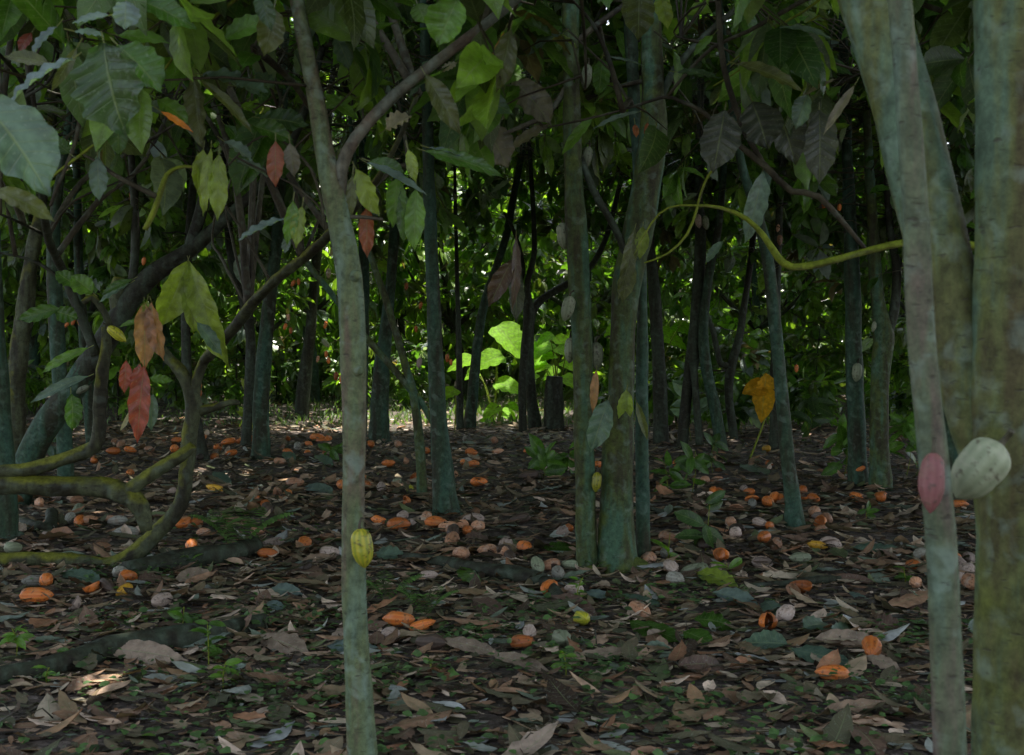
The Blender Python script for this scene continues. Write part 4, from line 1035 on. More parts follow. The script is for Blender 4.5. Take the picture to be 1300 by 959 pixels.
# ---------------------------------------------------------------- fallen pods
PL = [
 (143,574,'orange',18),(165,572,'orange',16),(145,562,'tan',15),(153,567,'tan',11),(189,572,'tan',14),(119,587,'orange',12),(164,602,'orange',17),
 (272,622,'yellow',23),(328,636,'orange',18),(337,641,'orange',21),(365,632,'orange',12),(374,615,'tan',24),(48,640,'tan',24),(72,634,'pale',16),
 (64,666,'tan',24),(87,662,'grey',17),(109,664,'tan',29),(148,664,'grey',25),(158,676,'grey',32),(56,683,'pale',24),(233,669,'orange',20),(249,666,'orange',20),
 (242,698,'orange',22),(327,677,'tan',20),(346,691,'pale',26),(339,705,'orange',25),(385,695,'orange',17),(41,741,'grey',28),(58,743,'orange',17),(45,760,'orange',42),
 (115,749,'orange',24),(133,749,'dark',22),(156,750,'yellow',30),(153,734,'grey',16),(224,560,'orange',14),(221,573,'orange',10),(232,573,'orange',11),(289,561,'orange',18),
 (305,561,'orange',15),(316,560,'orange',12),(293,576,'orange',15),(272,582,'orange',11),(276,571,'orange',10),(279,537,'tan',14),(357,569,'tan',11),(365,574,'orange',13),
 (377,570,'grey',12),(392,565,'orange',12),(390,577,'orange',13),(407,562,'orange',14),(416,561,'orange',11),(413,575,'orange',14),(355,587,'tan',15),
 (493,590,'orange',18),(514,588,'tan',13),(596,576,'orange',11),(600,590,'orange',17),(608,613,'orange',22),(525,608,'orange',12),(514,638,'orange',23),(521,624,'lime',10),
 (466,619,'orange',14),(483,622,'pale',15),(433,618,'orange',12),(480,663,'orange',23),(506,668,'orange',28),(512,659,'pale',18),(527,665,'pale',20),(554,665,'orange',30),
 (569,670,'tan',26),(583,669,'tan',24),(594,678,'orange',18),(601,661,'pale',28),(574,688,'tan',21),(414,682,'tan',22),(419,702,'pale',28),(586,705,'tan',20),
 (619,701,'tan',27),(637,704,'tan',19),(665,699,'orange',20),(722,672,'orange',22),(715,682,'pale',17),(699,720,'tan',26),(683,724,'green',24),(707,733,'grey',22),
 (726,719,'green',26),(729,750,'pale',26),(506,790,'orange',40),(536,797,'orange',33),(548,820,'dark',42),(663,820,'orange',32),(672,810,'pale',17),(711,813,'green',54),
 (496,814,'pale',18),(671,574,'orange',13),(632,574,'tan',15),(890,583,'orange',11),(859,592,'orange',11),(910,609,'tan',17),(912,627,'orange',14),(955,636,'orange',17),
 (935,648,'tan',18),(984,636,'orange',16),(976,641,'orange',16),(995,638,'orange',15),(979,589,'orange',14),(973,573,'yellow',9),(929,668,'tan',16),(849,685,'tan',25),
 (964,667,'pale',17),(978,669,'orange',20),(935,681,'pale',18),(970,687,'orange',20),(985,695,'tan',20),(968,715,'pale',31),(854,724,'pale',24),(880,724,'green',34),
 (893,727,'green',24),(908,727,'pale',26),(858,739,'grey',20),(823,715,'tan',20),(813,782,'tan',22),(737,790,'lime',22),(1020,626,'orange',13),(1022,636,'orange',14),
 (1034,637,'orange',15),(1046,636,'green',13),(1088,633,'orange',18),(1120,630,'orange',19),(1034,655,'tan',18),(1048,662,'tan',20),(1041,668,'orange',15),(1044,674,'tan',20),
 (1039,694,'yellow',24),(1058,694,'pale',22),(1017,710,'green',30),(1017,748,'orange',23),(1160,719,'orange',30),(1216,719,'pale',16),(1228,729,'pale',18),(1231,713,'pale',16),
 (1217,740,'pale',16),(1210,712,'orange',18),(1219,641,'orange',22),(975,795,'orange',26),(999,787,'pale',20),(1109,829,'orange',27),(1058,859,'orange',40),(1236,748,'tan',18),
 (642,695,'pale',16),(606,672,'tan',16),(541,661,'tan',15),(951,628,'orange',10),(895,612,'tan',10),(760,592,'orange',9),(448,600,'orange',12),(540,575,'orange',11),(505,567,'tan',11),
 (470,567,'orange',10),(560,566,'orange',10),(628,562,'tan',10),(96,640,'tan',14),(12,648,'orange',16),(23,676,'pale',20),(205,560,'tan',12),(260,560,'orange',10),(437,570,'orange',11),
]
LM = [(30,750,'in the near left corner'),(140,745,'below the mossy log at the left'),(140,668,'between the mossy limb and the mossy log'),(50,665,'under the mossy limb at the left edge'),
 (150,575,'behind the stub of the mossy limb'),(240,680,'right of the mossy log bend'),(240,567,'behind the crook of the forked tree'),(298,567,'left of the dark teal trunk foot'),
 (330,638,'on bare litter between forked tree and front trunk'),(345,692,'by the fern and the dark log'),(380,570,'right of the dark teal trunk foot'),(410,690,'just left of the front trunk'),
 (370,618,'in open litter left of the front trunk'),(500,595,'between the front trunk and the thin V stem'),(505,640,'before the thin V stem'),(500,665,'right of the front trunk'),
 (575,672,'in the heap before the double-footed trunk'),(605,595,'right of the double-footed trunk'),(640,702,'left of the central trio'),(715,725,'at the left foot of the central trio'),
 (660,568,'far back before the glowing leaves'),(520,800,'in the near litter right of the front trunk'),(690,815,'in the near litter below the central trio'),(860,595,'behind the central trio at the right'),
 (930,640,'between the central trio and the leaning bare trunk'),(880,725,'on the leaf heap right of the central trio'),(985,640,'just left of the leaning bare trunk foot'),(970,680,'in the cluster below the leaning bare trunk'),
 (1030,632,'just right of the leaning bare trunk foot'),(1045,680,'in front of the leaning bare trunk'),(1100,632,'before the pair of dark trunks'),(1160,719,'in open litter left of the slim trunk'),
 (1220,725,'between the slim trunk and the thick one'),(990,590,'behind the leaning bare trunk'),(980,790,'by the fallen green leaves'),(1080,845,'in the near right corner'),(1017,750,'on bare litter under the cluster'),(735,780,'in weeds below the central trio')]
CW = dict(orange='orange', yellow='yellow', tan='faded orange-tan', pale='pale pinkish', grey='mouldy grey', green='grey-green', lime='lime-yellow', dark='rotten dark brown')
_r = random.Random(5)
for (px, py, c, w) in list(PL):
    if 550 < py < 760 and _r.random() < .42:
        dx = _r.gauss(0, 1)*w*3.2; dy = _r.gauss(0, 1)*w*1.0
        PL.append((px+dx, py+dy, _r.choice(['tan', 'pale', 'orange', 'grey', 'orange', 'green', 'dark', 'dark']), w*_r.uniform(.75, 1.05)))
GR = {}
for (px, py, c, w) in PL:
    g = G(px, py+w*.22)
    real = w/F*g.y
    v = random.choice([0, 1, 2, 3, 5, 4 if c in ('orange', 'tan') else 5]) if random.random() < .8 or c not in ('tan', 'pale', 'grey', 'orange') else 6
    me, L, r = PODMESH[v]
    endon = random.random() < .18
    s = min(1.25, max(.6, real/(L*.93)))
    if real/(L*.93) < .78: endon = True; s = min(1.1, max(.6, real/(2*r)))
    o = bpy.data.objects.new('cacao_pod', me); COL.objects.link(o)
    set_mat(o, PODM[c])
    yaw = random.uniform(-.5, .5)+(math.pi/2 if endon else 0)+(math.pi if random.random() < .5 else 0)
    # the pod's long axis is local z: lay it down along x, then turn it
    o.rotation_mode = 'ZYX' if False else 'XYZ'
    from mathutils import Euler, Matrix
    m = Matrix.Rotation(yaw, 4, 'Z') @ Matrix.Rotation(math.pi/2+random.uniform(-.18, .18), 4, 'Y') @ Matrix.Rotation(random.uniform(0, 6.28), 4, 'Z')
    o.rotation_euler = m.to_euler()
    s *= random.uniform(.95, 1.05); o.scale = (s*random.uniform(.98, 1.15),)*2+(s,)
    o.location = (g.x, g.y+.02, g.z+r*s*random.uniform(.65, .95)+.012)
    lm = min(LM, key=lambda q: (q[0]-px)**2+((q[1]-py)*1.6)**2)[2]
    GR.setdefault((c, lm), []).append((px, o))
ORD = ['leftmost', 'second from left', 'third from left', 'fourth from left', 'fifth from left', 'sixth from left', 'seventh from left', 'eighth from left', 'ninth from left', 'tenth from left', 'eleventh from left', 'twelfth from left', 'thirteenth from left', 'fourteenth from left', 'fifteenth from left']
for (c, lm), l in GR.items():
    l.sort(key=lambda t: t[0])
    for i, (_, o) in enumerate(l):
        if len(l) == 1: lab = '%s fallen pod %s' % (CW[c], lm)
        elif len(l) == 2: lab = '%s of two %s fallen pods %s' % (('left', 'right')[i], CW[c], lm)
        else: lab = '%s %s fallen pod %s' % ('rightmost' if i == len(l)-1 else ORD[i], CW[c], lm)
        if len(lab.replace('-', ' ').split()) > 16: lab = lab.replace('fallen ', '').replace('faded orange-tan', 'orange-tan').replace('pale pinkish', 'pinkish')
        tag(o, lab, 'cacao pod', 'fallen cacao pods')

# ---------------------------------------------------------------- leaf litter
def litter():
    def band(n, y0, y1, nu, nv, Lr, zmax):
        # uniform over the trapezoid seen
        y = np.sqrt(RNG.uniform(y0*y0, y1*y1, n)); x = RNG.uniform(-1, 1, n)*(.38*y+1.0)
        z = np.array([gz(a, b) for a, b in zip(x, y)])+RNG.uniform(.004, zmax, n)
        a = RNG.uniform(0, 6.283, n)
        ax = np.stack([np.cos(a), np.sin(a), RNG.normal(0, .06, n)], 1)
        up = np.array([0, 0, 1.0])+RNG.normal(0, .16, (n, 3))
        flip = RNG.random(n) < .5; up[flip] *= -1
        L = Lr[0]+(Lr[1]-Lr[0])*RNG.random(n)**2
        pal = np.array([(.040, .026, .018), (.085, .052, .036), (.16, .095, .058), (.25, .17, .115), (.36, .275, .21), (.20, .10, .055), (.12, .15, .12), (.07, .085, .035), (.22, .23, .22)])  # last, bluish grey entry paints sheen into the dead-leaf colour
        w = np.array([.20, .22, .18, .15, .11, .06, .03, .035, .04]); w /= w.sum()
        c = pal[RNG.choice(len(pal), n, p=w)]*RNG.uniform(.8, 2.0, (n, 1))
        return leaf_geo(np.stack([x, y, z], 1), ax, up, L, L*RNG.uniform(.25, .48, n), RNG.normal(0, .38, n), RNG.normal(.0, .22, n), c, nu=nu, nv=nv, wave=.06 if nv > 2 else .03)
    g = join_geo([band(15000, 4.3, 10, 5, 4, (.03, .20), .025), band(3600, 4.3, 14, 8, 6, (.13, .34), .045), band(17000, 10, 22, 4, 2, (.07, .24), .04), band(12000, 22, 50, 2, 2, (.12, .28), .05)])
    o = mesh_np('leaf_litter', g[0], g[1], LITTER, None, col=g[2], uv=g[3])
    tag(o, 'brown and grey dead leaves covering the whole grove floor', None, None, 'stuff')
    # bits of twig
    n = 1500
    y = np.sqrt(RNG.uniform(4.4**2, 20**2, n)); x = RNG.uniform(-1, 1, n)*(.38*y+.6)
    z = np.array([gz(a, b) for a, b in zip(x, y)])+.02
    a = RNG.uniform(0, 6.283, n); l = RNG.uniform(.04, .3, n)
    p0 = np.stack([x, y, z], 1); p1 = p0+np.stack([np.cos(a)*l, np.sin(a)*l, RNG.uniform(-.01, .04, n)], 1)
    t = twig_strip(p0, p1, .004, .002)
    o = mesh_np('twig_litter', t[0], t[1], BARK['twig'])
    tag(o, 'bits of broken twig scattered over the dead leaves', None, None, 'stuff')
litter()

def weeds():
    # small creeping weeds, in patches
    n = 3600
    cx = [(-1.6, 6.4, .8), (-1.0, 6.0, .6), (-.6, 6.3, .5), (.3, 6.6, .5), (.6, 5.8, .5), (-1.9, 7.3, .7), (-1.2, 7.6, .6), (1.6, 6.0, .6), (.2, 7.8, .5), (-.2, 7.2, .4), (.9, 8.2, .5), (-2.4, 8.9, .6), (1.0, 5.2, .7), (-.4, 5.1, .7), (-1.3, 5.1, .7), (-1.9, 10.5, .8), (2.1, 7.2, .5)]
    k = RNG.integers(0, len(cx), n); c = np.array(cx)[k]
    x = c[:, 0]+RNG.normal(0, 1, n)*c[:, 2]*.42; y = c[:, 1]+RNG.normal(0, 1, n)*c[:, 2]*.42
    z = np.array([gz(a, b) for a, b in zip(x, y)])+RNG.uniform(.015, .07, n)
    a = RNG.uniform(0, 6.283, n)
    ax = np.stack([np.cos(a), np.sin(a), RNG.uniform(-.1, .5, n)], 1)
    L = RNG.uniform(.015, .06, n)
    g1 = leaf_geo(np.stack([x, y, z], 1), ax, np.array([0, 0, 1.0])+RNG.normal(0, .3, (n, 3)), L, L*RNG.uniform(.4, .8, n), .5, .2, np.array([[.06, .12, .035]])*RNG.uniform(.5, 1.7, (n, 1)), nu=3, nv=2)
    # far sunlit grassy patch
    n = 15000
    y = RNG.uniform(21, 44, n); x = np.where(y < 30, RNG.normal(-.8, 3.2, n), RNG.uniform(-15, 15, n))
    z = np.array([gz(a, b) for a, b in zip(x, y)])
    ax = np.stack([RNG.normal(0, .5, n), RNG.normal(0, .5, n), np.ones(n)], 1)
    L = RNG.uniform(.05, .16, n)*np.where(y < 28, 1, 1.7)
    g2 = leaf_geo(np.stack([x, y, z], 1), ax, RNG.normal(0, 1, (n, 3)), L, L*.22, .6, .1, np.array([[.09, .15, .05]])*RNG.uniform(.6, 1.4, (n, 1)), nu=3, nv=2)
    g = join_geo([g1, g2])
    o = mesh_np('ground_weeds', g[0], g[1], WEED, None, col=g[2], uv=g[3])
    tag(o, 'tiny green weeds growing through the leaf litter', None, None, 'stuff')
weeds()

# ---------------------------------------------------------------- single large fallen leaves
FL = [ # base px,py  tip px,py  width px, colour, lift, label
 (743,762,785,765,12,'bb','thin bluish leaf, left half of a broken pair below the central trio'), (790,764,843,774,14,'gt','thin bluish leaf, right half of a broken pair below the central trio'),
 (905,768,968,777,20,'bb','flat blue-grey leaf in the litter right of the central trio'), (882,800,940,800,46,'g','large veined dark green fallen leaf lying open'),
 (800,800,868,822,26,'g','fresh green fallen leaf, left of the large veined one'), (868,815,905,824,24,'g','fresh green fallen leaf tucked under the large veined one'),
 (1000,830,933,822,40,'gt','fan-shaped grey-green leaf at the lower right'), (1005,838,1085,852,26,'gt','long silvery leaf above the nearest orange pod'),
 (1020,815,1092,785,34,'gt','jagged mint-green leaf pointing up right'), (1055,815,1092,800,16,'gt','small mint-green leaf beside the jagged one'),
 (1035,822,1130,822,24,'pale','long pale beige leaf beside the right orange pod'), (972,777,990,793,20,'gt','torn pale green leaf over an orange pod'),
 (1083,704,1164,700,14,'gt','long flat grey-green leaf left of the slim trunk'), (1078,763,1106,772,10,'bb','small bluish leaf in the right litter'),
 (1108,802,1148,801,36,'br','round brown ridged leaf in the right litter'), (1100,848,1145,858,20,'pale','narrow brown-grey leaf by the right orange pod'),
 (222,744,280,738,56,'pale','large pinkish ribbed dead leaf standing up at the left'), (175,750,225,742,30,'br','large brown leaf touching the ribbed pinkish one'),
 (135,836,235,846,40,'pale','long straw-coloured dead leaf at the lower left'), (475,712,518,712,38,'bg','drab green leaf right of the yellow-pod trunk'),
 (80,738,128,748,34,'gt','pale green leaf in front of the mossy log'), (345,757,385,760,16,'bb','bluish leaf left of the front trunk'), (338,775,362,777,12,'bb','small bluish leaf left of the front trunk'),
 (385,628,432,628,16,'bb','silvery leaf just left of the front trunk'), (625,848,700,860,16,'pale','long curled brown-grey leaf at the bottom centre'), (415,830,480,830,20,'bb','pale blue-white leaf crossing behind the front trunk'),
 (585,730,618,755,20,'lg','folded fresh green leaf below the dark log'), (775,758,740,745,12,'pale','small dead leaf by the trio foot'), (630,700,672,688,8,'bb','thin silvery leaf among faded pods'),
 (690,704,735,700,30,'g','green leaf at the left foot of the central trio'), (885,738,935,748,28,'yg','yellowish-green leaf under the pale pods'), (940,725,905,744,22,'pale','dry ribbed leaf on the pod heap'),
 (360,583,404,600,16,'bg','green-grey leaf beyond the front trunk'), (400,590,438,598,16,'bg','second green-grey leaf beyond the front trunk'), (270,612,308,622,20,'bg','greyish leaf above the yellow pod'),
 (960,600,990,612,18,'bg','mint-green leaf behind the leaning bare trunk'), (940,598,975,606,16,'bg','grey-green leaf behind the leaning bare trunk'), (590,700,640,692,20,'br','brown leaf among faded pods at the centre'),
 (700,770,760,790,30,'br','brown leaf in the litter under the trio'), (600,770,640,790,26,'br','brown leaf at the middle of the near litter'), (330,820,390,835,34,'pale','curled tan leaf at the lower left centre'),
 (560,830,640,836,18,'pale','long flat tan leaf at the bottom centre'), (800,835,720,845,18,'pale','long grey-brown leaf below the dark green ones'), (820,838,870,828,10,'bb','narrow bluish strip of leaf'),
 (860,865,940,850,22,'br','brown leaf in the near litter'), (1060,740,1110,745,14,'br','brown leaf on the right litter'), (1150,760,1175,790,22,'br','reddish-brown leaf by the slim trunk'),
 (200,820,260,800,22,'br','dark brown leaf over the near dark branch'), (470,745,420,742,12,'pale','grey leaf behind the front trunk foot'), (650,735,600,728,12,'pale','greyish leaf on the dark log'),
]
for (bx, by, tx, ty, w, c, lab) in FL:
    a = G(bx, by); b = G(tx, ty)
    a.z += .03; b.z += .035
    ax = np.array(b-a); L = float(np.linalg.norm(ax))
    if L > .45: ax *= .45/L; L = .45
    up = np.array([random.uniform(-.2, .2), -.55-random.uniform(0, .3), 1.0])
    wr = min(.13, max(.04, w/F*a.y*1.25))
    col = np.array(LC[c])*.9 if c not in ('pale', 'tan') else np.array((.22, .165, .12))*random.uniform(.7, 1.25)
    g = leaf_geo([np.array(a)], [ax], [up], L, wr, random.uniform(.1, .7), random.uniform(-.15, .35), col, nu=14, nv=8, wave=.06, pet=.02, k=5)
    V = g[0]
    zz = np.array([gz(p[0], p[1]) for p in V])+.012
    low = (zz-V[:, 2]).max()
    V[:, 2] += max(0, low*.6)
    o = mesh_np('fallen_leaf', V, g[1], LITTER if c in ('pale', 'br', 'tan') else LEAF, None, col=g[2], uv=g[3], origin=tuple(a))
    tag(o, lab, 'fallen leaf', 'large fallen leaves')

# ---------------------------------------------------------------- logs and sticks lying on the ground
def log(pts, label, bark='dark', cat='log', name='fallen_log', lift=.3):
    P3, rad = [], []
    for (px, py, w) in pts:
        g = G(px, py+w*.5); r = .5*w/F*g.y
        P3.append(Vector((g.x, g.y, g.z+r*(1-lift)))); rad.append(r)
    g = tube_geo(P3, rad, seg=12, step=.07, rough=.14, seedv=px*.1)
    o = mesh_np(name, g[0], g[1], BARK[bark], None, origin=tuple(P3[0]))
    tag(o, label, cat, 'fallen wood')
log([(160, 720, 24), (205, 712, 26), (250, 705, 28), (290, 700, 30), (325, 690, 22)], 'dark rotting log running right from the mossy foot')
log([(-30, 858, 26), (40, 848, 26), (90, 836, 30), (140, 818, 34), (190, 812, 36), (235, 806, 34), (290, 796, 26), (335, 786, 20)], 'dark crumbling branch across the near left litter')
log([(515, 706, 14), (560, 712, 16), (605, 721, 20), (650, 726, 22), (688, 734, 20)], 'dark half-buried branch from mid picture to the central trio')
log([(690, 735, 16), (706, 752, 18), (716, 770, 14)], 'short dark root-like piece left of the trio foot')
log([(940, 745, 7), (1000, 740, 10), (1040, 735, 12), (1085, 735, 9)], 'low dark stick in the right litter')
log([(800, 640, 8), (870, 655, 9), (930, 664, 8)], 'thin dark stick right of the central trio')
log([(940, 795, 5), (975, 802, 6), (1020, 815, 6), (1080, 835, 4), (1120, 832, 3)], 'curved thin dark twig over the grey-green leaves', 'twig', 'twig', 'fallen_twig')
log([(1065, 788, 4), (1100, 770, 4), (1125, 745, 3)], 'thin twig slanting up right in the right litter', 'twig', 'twig', 'fallen_twig')
log([(640, 640, 6), (690, 630, 8), (738, 622, 8)], 'dark stick behind the central trio on the left', 'dark')
log([(20, 660, 16), (60, 668, 18), (66, 650, 16)], 'short dark log stump under the mossy limb')

# ---------------------------------------------------------------- ferns, seedlings, broad-leaved plants
def fern(px, py, hpx, label, nf=6, spread=1.0, col=(.10, .20, .045)):
    g0 = G(px, py); D = g0.y; h = hpx/F*D
    parts = []; stems0, stems1 = [], []
    for f in range(nf):
        a = 6.283*f/nf+random.uniform(-.4, .4); ln = h*random.uniform(1.1, 1.7)
        d = np.array([math.cos(a), math.sin(a)*.8, 0])*spread
        t = np.linspace(.12, 1, 16)
        p = np.array(g0)+d[None]*ln*t[:, None]*.85+np.array([0, 0, 1])*h*(1.5*t-.8*t*t)[:, None]*1.5
        tang = norm(np.gradient(p, axis=0)); side = norm(np.cross(tang, [0, 0, 1.0]))
        for sgn in (-1, 1):
            ax = side*sgn+tang*.35+np.array([0, 0, -.15])
            ll = ln*.26*np.sin(np.pi*np.clip(t*.93+.04, 0, 1))**.8+.004
            parts.append(leaf_geo(p, ax, np.tile([0, 0, 1.0], (16, 1))+RNG.normal(0, .12, (16, 3)), ll, ll*.30, .4, .1, np.array([col])*RNG.uniform(.75, 1.3, (16, 1)), nu=4, nv=2, wave=.05))
        stems0.append(p[:-1]); stems1.append(p[1:])
    parts.append(twig_strip(np.concatenate(stems0), np.concatenate(stems1), .0018, .0015))
    parts[-1] = (parts[-1][0], parts[-1][1], np.tile([[.06, .08, .03]], (len(parts[-1][0]), 1)), parts[-1][3])
    g = join_geo(parts)
    o = mesh_np('fern', g[0], g[1], WEED, None, col=g[2], uv=g[3], origin=tuple(g0))
    tag(o, label, 'fern', 'ferns and seedlings')
fern(300, 705, 52, 'largest fern, growing by the dark log left of the front trunk', 7)
fern(488, 768, 36, 'small fern just right of the front trunk', 5)
fern(540, 786, 36, 'small fern just above the two near orange pods', 6)
fern(232, 722, 18, 'tiny bright fern against the rotting log', 4, col=(.12, .22, .04))
fern(755, 725, 14, 'tuft of tiny fronds at the trio foot', 5)
def plant(px, py, hpx, n, Lm, label, colr='g', name='seedling', cat='seedling', ratio=.4, up=.5):
    g0 = G(px, py); D = g0.y; h = hpx/F*D
    e = empty(name, g0, label, cat, 'ferns and seedlings')
    st = tube_geo([g0-Vector((0, 0, .03)), g0+Vector((random.uniform(-.1, .1)*h, 0, h*.5)), g0+Vector((random.uniform(-.15, .15)*h, 0, h))], [.004, .003, .002], seg=6, step=.03)
    mesh_np('stem', st[0], st[1], BARK['twigmoss'], e)
    t = RNG.uniform(.25, 1, n)
    base = np.array(g0)[None]+np.array([[0, 0, h]])*t[:, None]
    a = np.arange(n)*2.4+RNG.uniform(-.4, .4, n)
    ax = np.stack([np.cos(a), np.sin(a), RNG.uniform(-.1, up, n)], 1)
    L = Lm*RNG.uniform(.7, 1.1, n)
    nr = np.array([0, 0, 1.0])+RNG.normal(0, .2, (n, 3))
    if Lm > .1:
        nr = np.array([0, -.75, .5])+RNG.normal(0, .45, (n, 3)); ax[:, 1] *= .4; ax[:, 2] = RNG.uniform(-.7, .9, n)
    else: nr = np.array([0, -.35, .8])+RNG.normal(0, .3, (n, 3))
    g = leaf_geo(base, ax, nr, L, L*ratio, RNG.uniform(.3, .9, n), .25, np.array([LC[colr]])*RNG.uniform(.8, 1.3, (n, 1)), nu=8, nv=4, wave=.04, pet=.01)
    mesh_np('leaves', g[0], g[1], LEAF, e, col=g[2], uv=g[3])
for a in [
 (20, 835, 30, 7, .07, 'light green seedling in the near left corner', 'lg'), (265, 848, 46, 12, .07, 'bushy green weed at the lower left', 'g'), (232, 795, 20, 7, .09, 'low dark green plant in front of the ribbed leaf', 'g'),
 (285, 878, 30, 7, .06, 'bright seedling low at the left centre', 'lg'), (90, 850, 18, 5, .06, 'small round-leaved plant over the near dark branch', 'g'), (60, 868, 16, 5, .05, 'pale seedling at the bottom left', 'lg'),
 (718, 858, 24, 9, .06, 'light green weed at the bottom centre', 'lg'), (735, 768, 28, 9, .05, 'sprig of tiny leaves left below the trio', 'lg'), (548, 855, 14, 5, .05, 'small seedling at the bottom middle', 'g'),
 (895, 700, 56, 6, .22, 'dark broad-leaved cacao seedling right of the trio foot', 'dg'), (848, 714, 30, 3, .15, 'cacao seedling with one upright leaf by the trio foot', 'lg'), (925, 735, 16, 4, .12, 'low green shoot among the pale pods', 'lg'),
 (878, 625, 42, 8, .2, 'leafy shoot behind the trio on the right', 'g'), (850, 628, 30, 7, .2, 'spreading green shoot beside the shadowy trunk', 'g'), (905, 600, 34, 8, .2, 'green shoot at the foot of the slanting stem', 'dg'),
 (878, 560, 70, 9, .34, 'tall dark shoot with long leaves before the forked-foot trunk', 'bg'), (1070, 612, 54, 12, .24, 'leafy shoots left of the dark trunk pair', 'g'), (1150, 606, 60, 12, .24, 'leafy shoots right of the dark trunk pair', 'g'),
 (1150, 740, 14, 6, .07, 'small green weed left of the slim trunk', 'g'), (690, 610, 26, 9, .25, 'pile of drooping green leaves behind the trio, left', 'g'), (722, 600, 26, 9, .25, 'pile of drooping green leaves behind the trio, right', 'g'),
 (420, 585, 14, 7, .2, 'low green leaves just behind the front trunk', 'g'), (1225, 560, 40, 8, .26, 'shoots in the gap between the two near trunks', 'g'), (860, 545, 40, 10, .3, 'dark bush behind the shadowy trunk', 'dg'),
 (940, 550, 46, 10, .3, 'dark bush left of the leaning bare trunk', 'dg'), (1030, 560, 46, 10, .3, 'low bush right of the leaning bare trunk', 'dg'), (320, 545, 36, 8, .3, 'pale-leaved shoot left of the dark teal trunk', 'yg'),
 (235, 720, 10, 4, .05, 'tiny sprout on the rotting log', 'lg'), (1100, 660, 12, 5, .1, 'small leaves before the dark trunk pair', 'g'), (60, 590, 30, 9, .25, 'pale striped shoots behind the low limb at the left', 'gt')]:
    plant(a[0], a[1], a[2]*1.25, int(a[3]*1.3), a[4]*(1.3 if a[4] < .1 else 1.1), *a[5:])
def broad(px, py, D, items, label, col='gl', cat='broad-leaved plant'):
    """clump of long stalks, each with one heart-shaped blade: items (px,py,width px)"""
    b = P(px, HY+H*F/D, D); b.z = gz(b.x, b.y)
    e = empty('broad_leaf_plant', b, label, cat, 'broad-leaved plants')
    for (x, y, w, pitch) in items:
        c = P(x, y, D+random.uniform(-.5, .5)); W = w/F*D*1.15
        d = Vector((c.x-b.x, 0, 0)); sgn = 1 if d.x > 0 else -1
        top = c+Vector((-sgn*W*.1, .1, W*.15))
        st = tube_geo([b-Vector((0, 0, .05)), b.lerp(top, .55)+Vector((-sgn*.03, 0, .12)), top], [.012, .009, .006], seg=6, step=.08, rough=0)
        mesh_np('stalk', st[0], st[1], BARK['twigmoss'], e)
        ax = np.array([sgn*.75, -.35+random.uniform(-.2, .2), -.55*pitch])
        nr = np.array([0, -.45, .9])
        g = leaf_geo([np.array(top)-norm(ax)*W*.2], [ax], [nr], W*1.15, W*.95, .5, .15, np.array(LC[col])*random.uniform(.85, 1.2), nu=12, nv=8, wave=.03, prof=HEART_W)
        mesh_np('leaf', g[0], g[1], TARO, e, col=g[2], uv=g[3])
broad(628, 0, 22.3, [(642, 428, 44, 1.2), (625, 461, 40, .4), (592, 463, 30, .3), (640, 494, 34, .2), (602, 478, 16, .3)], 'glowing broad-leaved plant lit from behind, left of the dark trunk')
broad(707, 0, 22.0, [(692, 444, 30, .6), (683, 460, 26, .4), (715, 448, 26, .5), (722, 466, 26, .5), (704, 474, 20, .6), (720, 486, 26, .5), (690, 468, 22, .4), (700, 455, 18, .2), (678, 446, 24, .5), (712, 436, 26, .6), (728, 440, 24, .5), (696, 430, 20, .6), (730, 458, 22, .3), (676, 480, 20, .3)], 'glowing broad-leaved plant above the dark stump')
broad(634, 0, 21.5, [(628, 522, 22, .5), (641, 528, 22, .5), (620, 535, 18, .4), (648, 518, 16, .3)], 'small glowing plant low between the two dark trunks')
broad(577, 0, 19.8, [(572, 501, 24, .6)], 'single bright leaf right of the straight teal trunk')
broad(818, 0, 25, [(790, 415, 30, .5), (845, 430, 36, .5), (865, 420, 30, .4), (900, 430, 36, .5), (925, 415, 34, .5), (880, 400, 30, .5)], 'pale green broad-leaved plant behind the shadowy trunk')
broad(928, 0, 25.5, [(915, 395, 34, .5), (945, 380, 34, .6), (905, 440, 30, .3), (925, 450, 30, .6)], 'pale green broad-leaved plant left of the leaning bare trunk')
# withered yellow broad leaf
b = P(952, 560, 16.2); b.z = gz(b.x, b.y)
e = empty('broad_leaf_plant', b, 'withered broad-leaved plant with one big yellow-orange blade', 'broad-leaved plant', 'broad-leaved plants')
top = P(975, 492, 16.2)
st = tube_geo([b, P(975, 520, 16.4), top], [.012, .01, .007], seg=6, step=.08, rough=0); mesh_np('stalk', st[0], st[1], BARK['twigmoss'], e)
hand_leaf(e, 970, 492, 966, 537, 30, 16.2, 'ye', tilt=10, prof=HEART_W, mat=TARO, k=4, nu=14, nv=8, pet=0, cup=.2, wave=.05)
hand_leaf(e, 970, 494, 972, 474, 34, 16.1, 'ye', tilt=35, yaw=30, prof=HEART_W, mat=TARO, k=4, nu=10, nv=6, pet=0, cup=.3)
hand_leaf(e, 970, 490, 942, 500, 26, 16.1, 'ye', tilt=10, yaw=-35, prof=HEART_W, mat=TARO, k=4, nu=10, nv=6, pet=0, cup=.3)

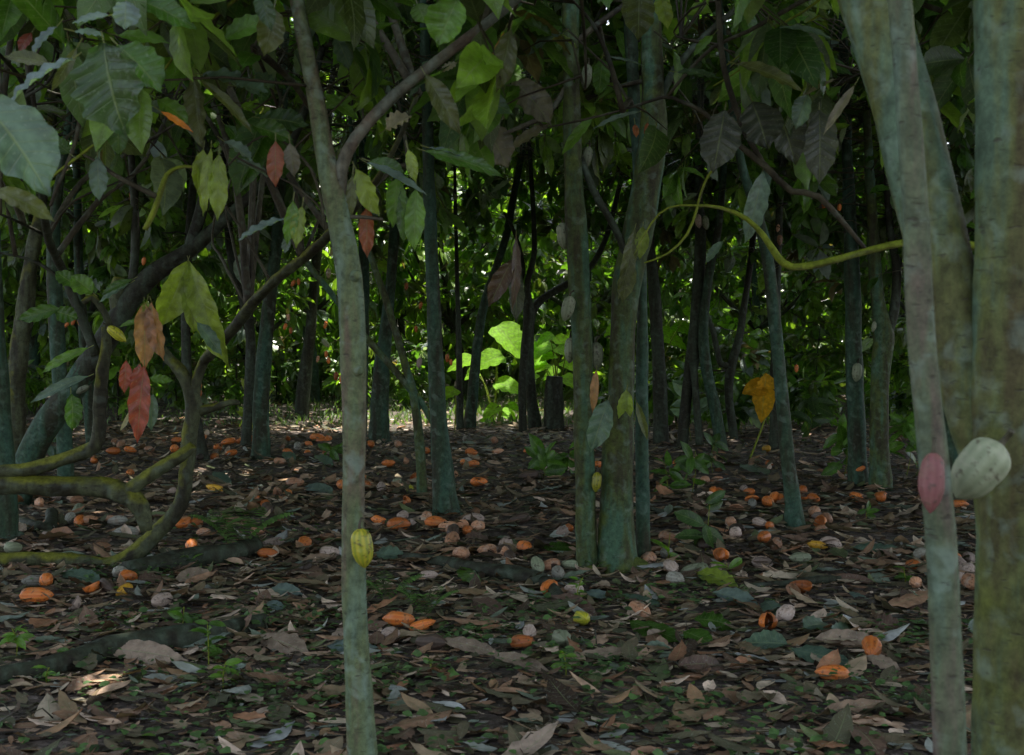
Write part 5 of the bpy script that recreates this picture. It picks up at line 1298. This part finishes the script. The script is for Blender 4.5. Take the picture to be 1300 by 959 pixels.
# ---------------------------------------------------------------- camera and light
cam = bpy.data.cameras.new('Camera'); co = bpy.data.objects.new('Camera', cam); COL.objects.link(co)
co.location = (0, 0, H); co.rotation_euler = (R(90), 0, 0)
cam.sensor_width = 36; cam.lens = F*36/1300
cam.shift_y = -(479.5-HY)/1300
cam.clip_start = .05; cam.clip_end = 3000
cam.dof.use_dof = True; cam.dof.focus_distance = 10.0; cam.dof.aperture_fstop = 7.1
S.camera = co

EL, AZ = 66.0, 40.0         # sun ahead of the camera, a little to the left
w = bpy.data.worlds.new('World'); S.world = w; w.use_nodes = True
nt = w.node_tree; nt.nodes.clear()
sky = nt.nodes.new('ShaderNodeTexSky'); sky.sky_type = 'NISHITA'; sky.sun_disc = False
sky.sun_elevation = R(EL); sky.sun_rotation = R(AZ); sky.air_density = 1.0; sky.dust_density = 1.5
bg = nt.nodes.new('ShaderNodeBackground'); bg.inputs[1].default_value = 0.15
ow = nt.nodes.new('ShaderNodeOutputWorld')
hs = nt.nodes.new('ShaderNodeHueSaturation'); hs.inputs['Saturation'].default_value = .5
nt.links.new(sky.outputs[0], hs.inputs['Color']); nt.links.new(hs.outputs[0], bg.inputs[0]); nt.links.new(bg.outputs[0], ow.inputs[0])
sl = bpy.data.lights.new('Sun', 'SUN'); sl.energy = 5.0; sl.angle = R(.5); sl.color = (1, .95, .86)
so = bpy.data.objects.new('Sun', sl); COL.objects.link(so)
sv = Vector((math.sin(R(AZ))*math.cos(R(EL)), math.cos(R(AZ))*math.cos(R(EL)), math.sin(R(EL))))
so.rotation_euler = (-sv).to_track_quat('-Z', 'Y').to_euler(); so.location = (0, 0, 30)
S.view_settings.view_transform = 'Standard'; S.view_settings.look = 'None'
S.view_settings.exposure = 1.6; S.view_settings.gamma = 1
S.cycles.use_denoising = True
S.cycles.max_bounces = 5; S.cycles.diffuse_bounces = 3; S.cycles.glossy_bounces = 2; S.cycles.transmission_bounces = 3
S.cycles.sample_clamp_indirect = 4.0
for p in list(bpy.data.objects):
    if p.get('label') == '': bpy.data.objects.remove(p)
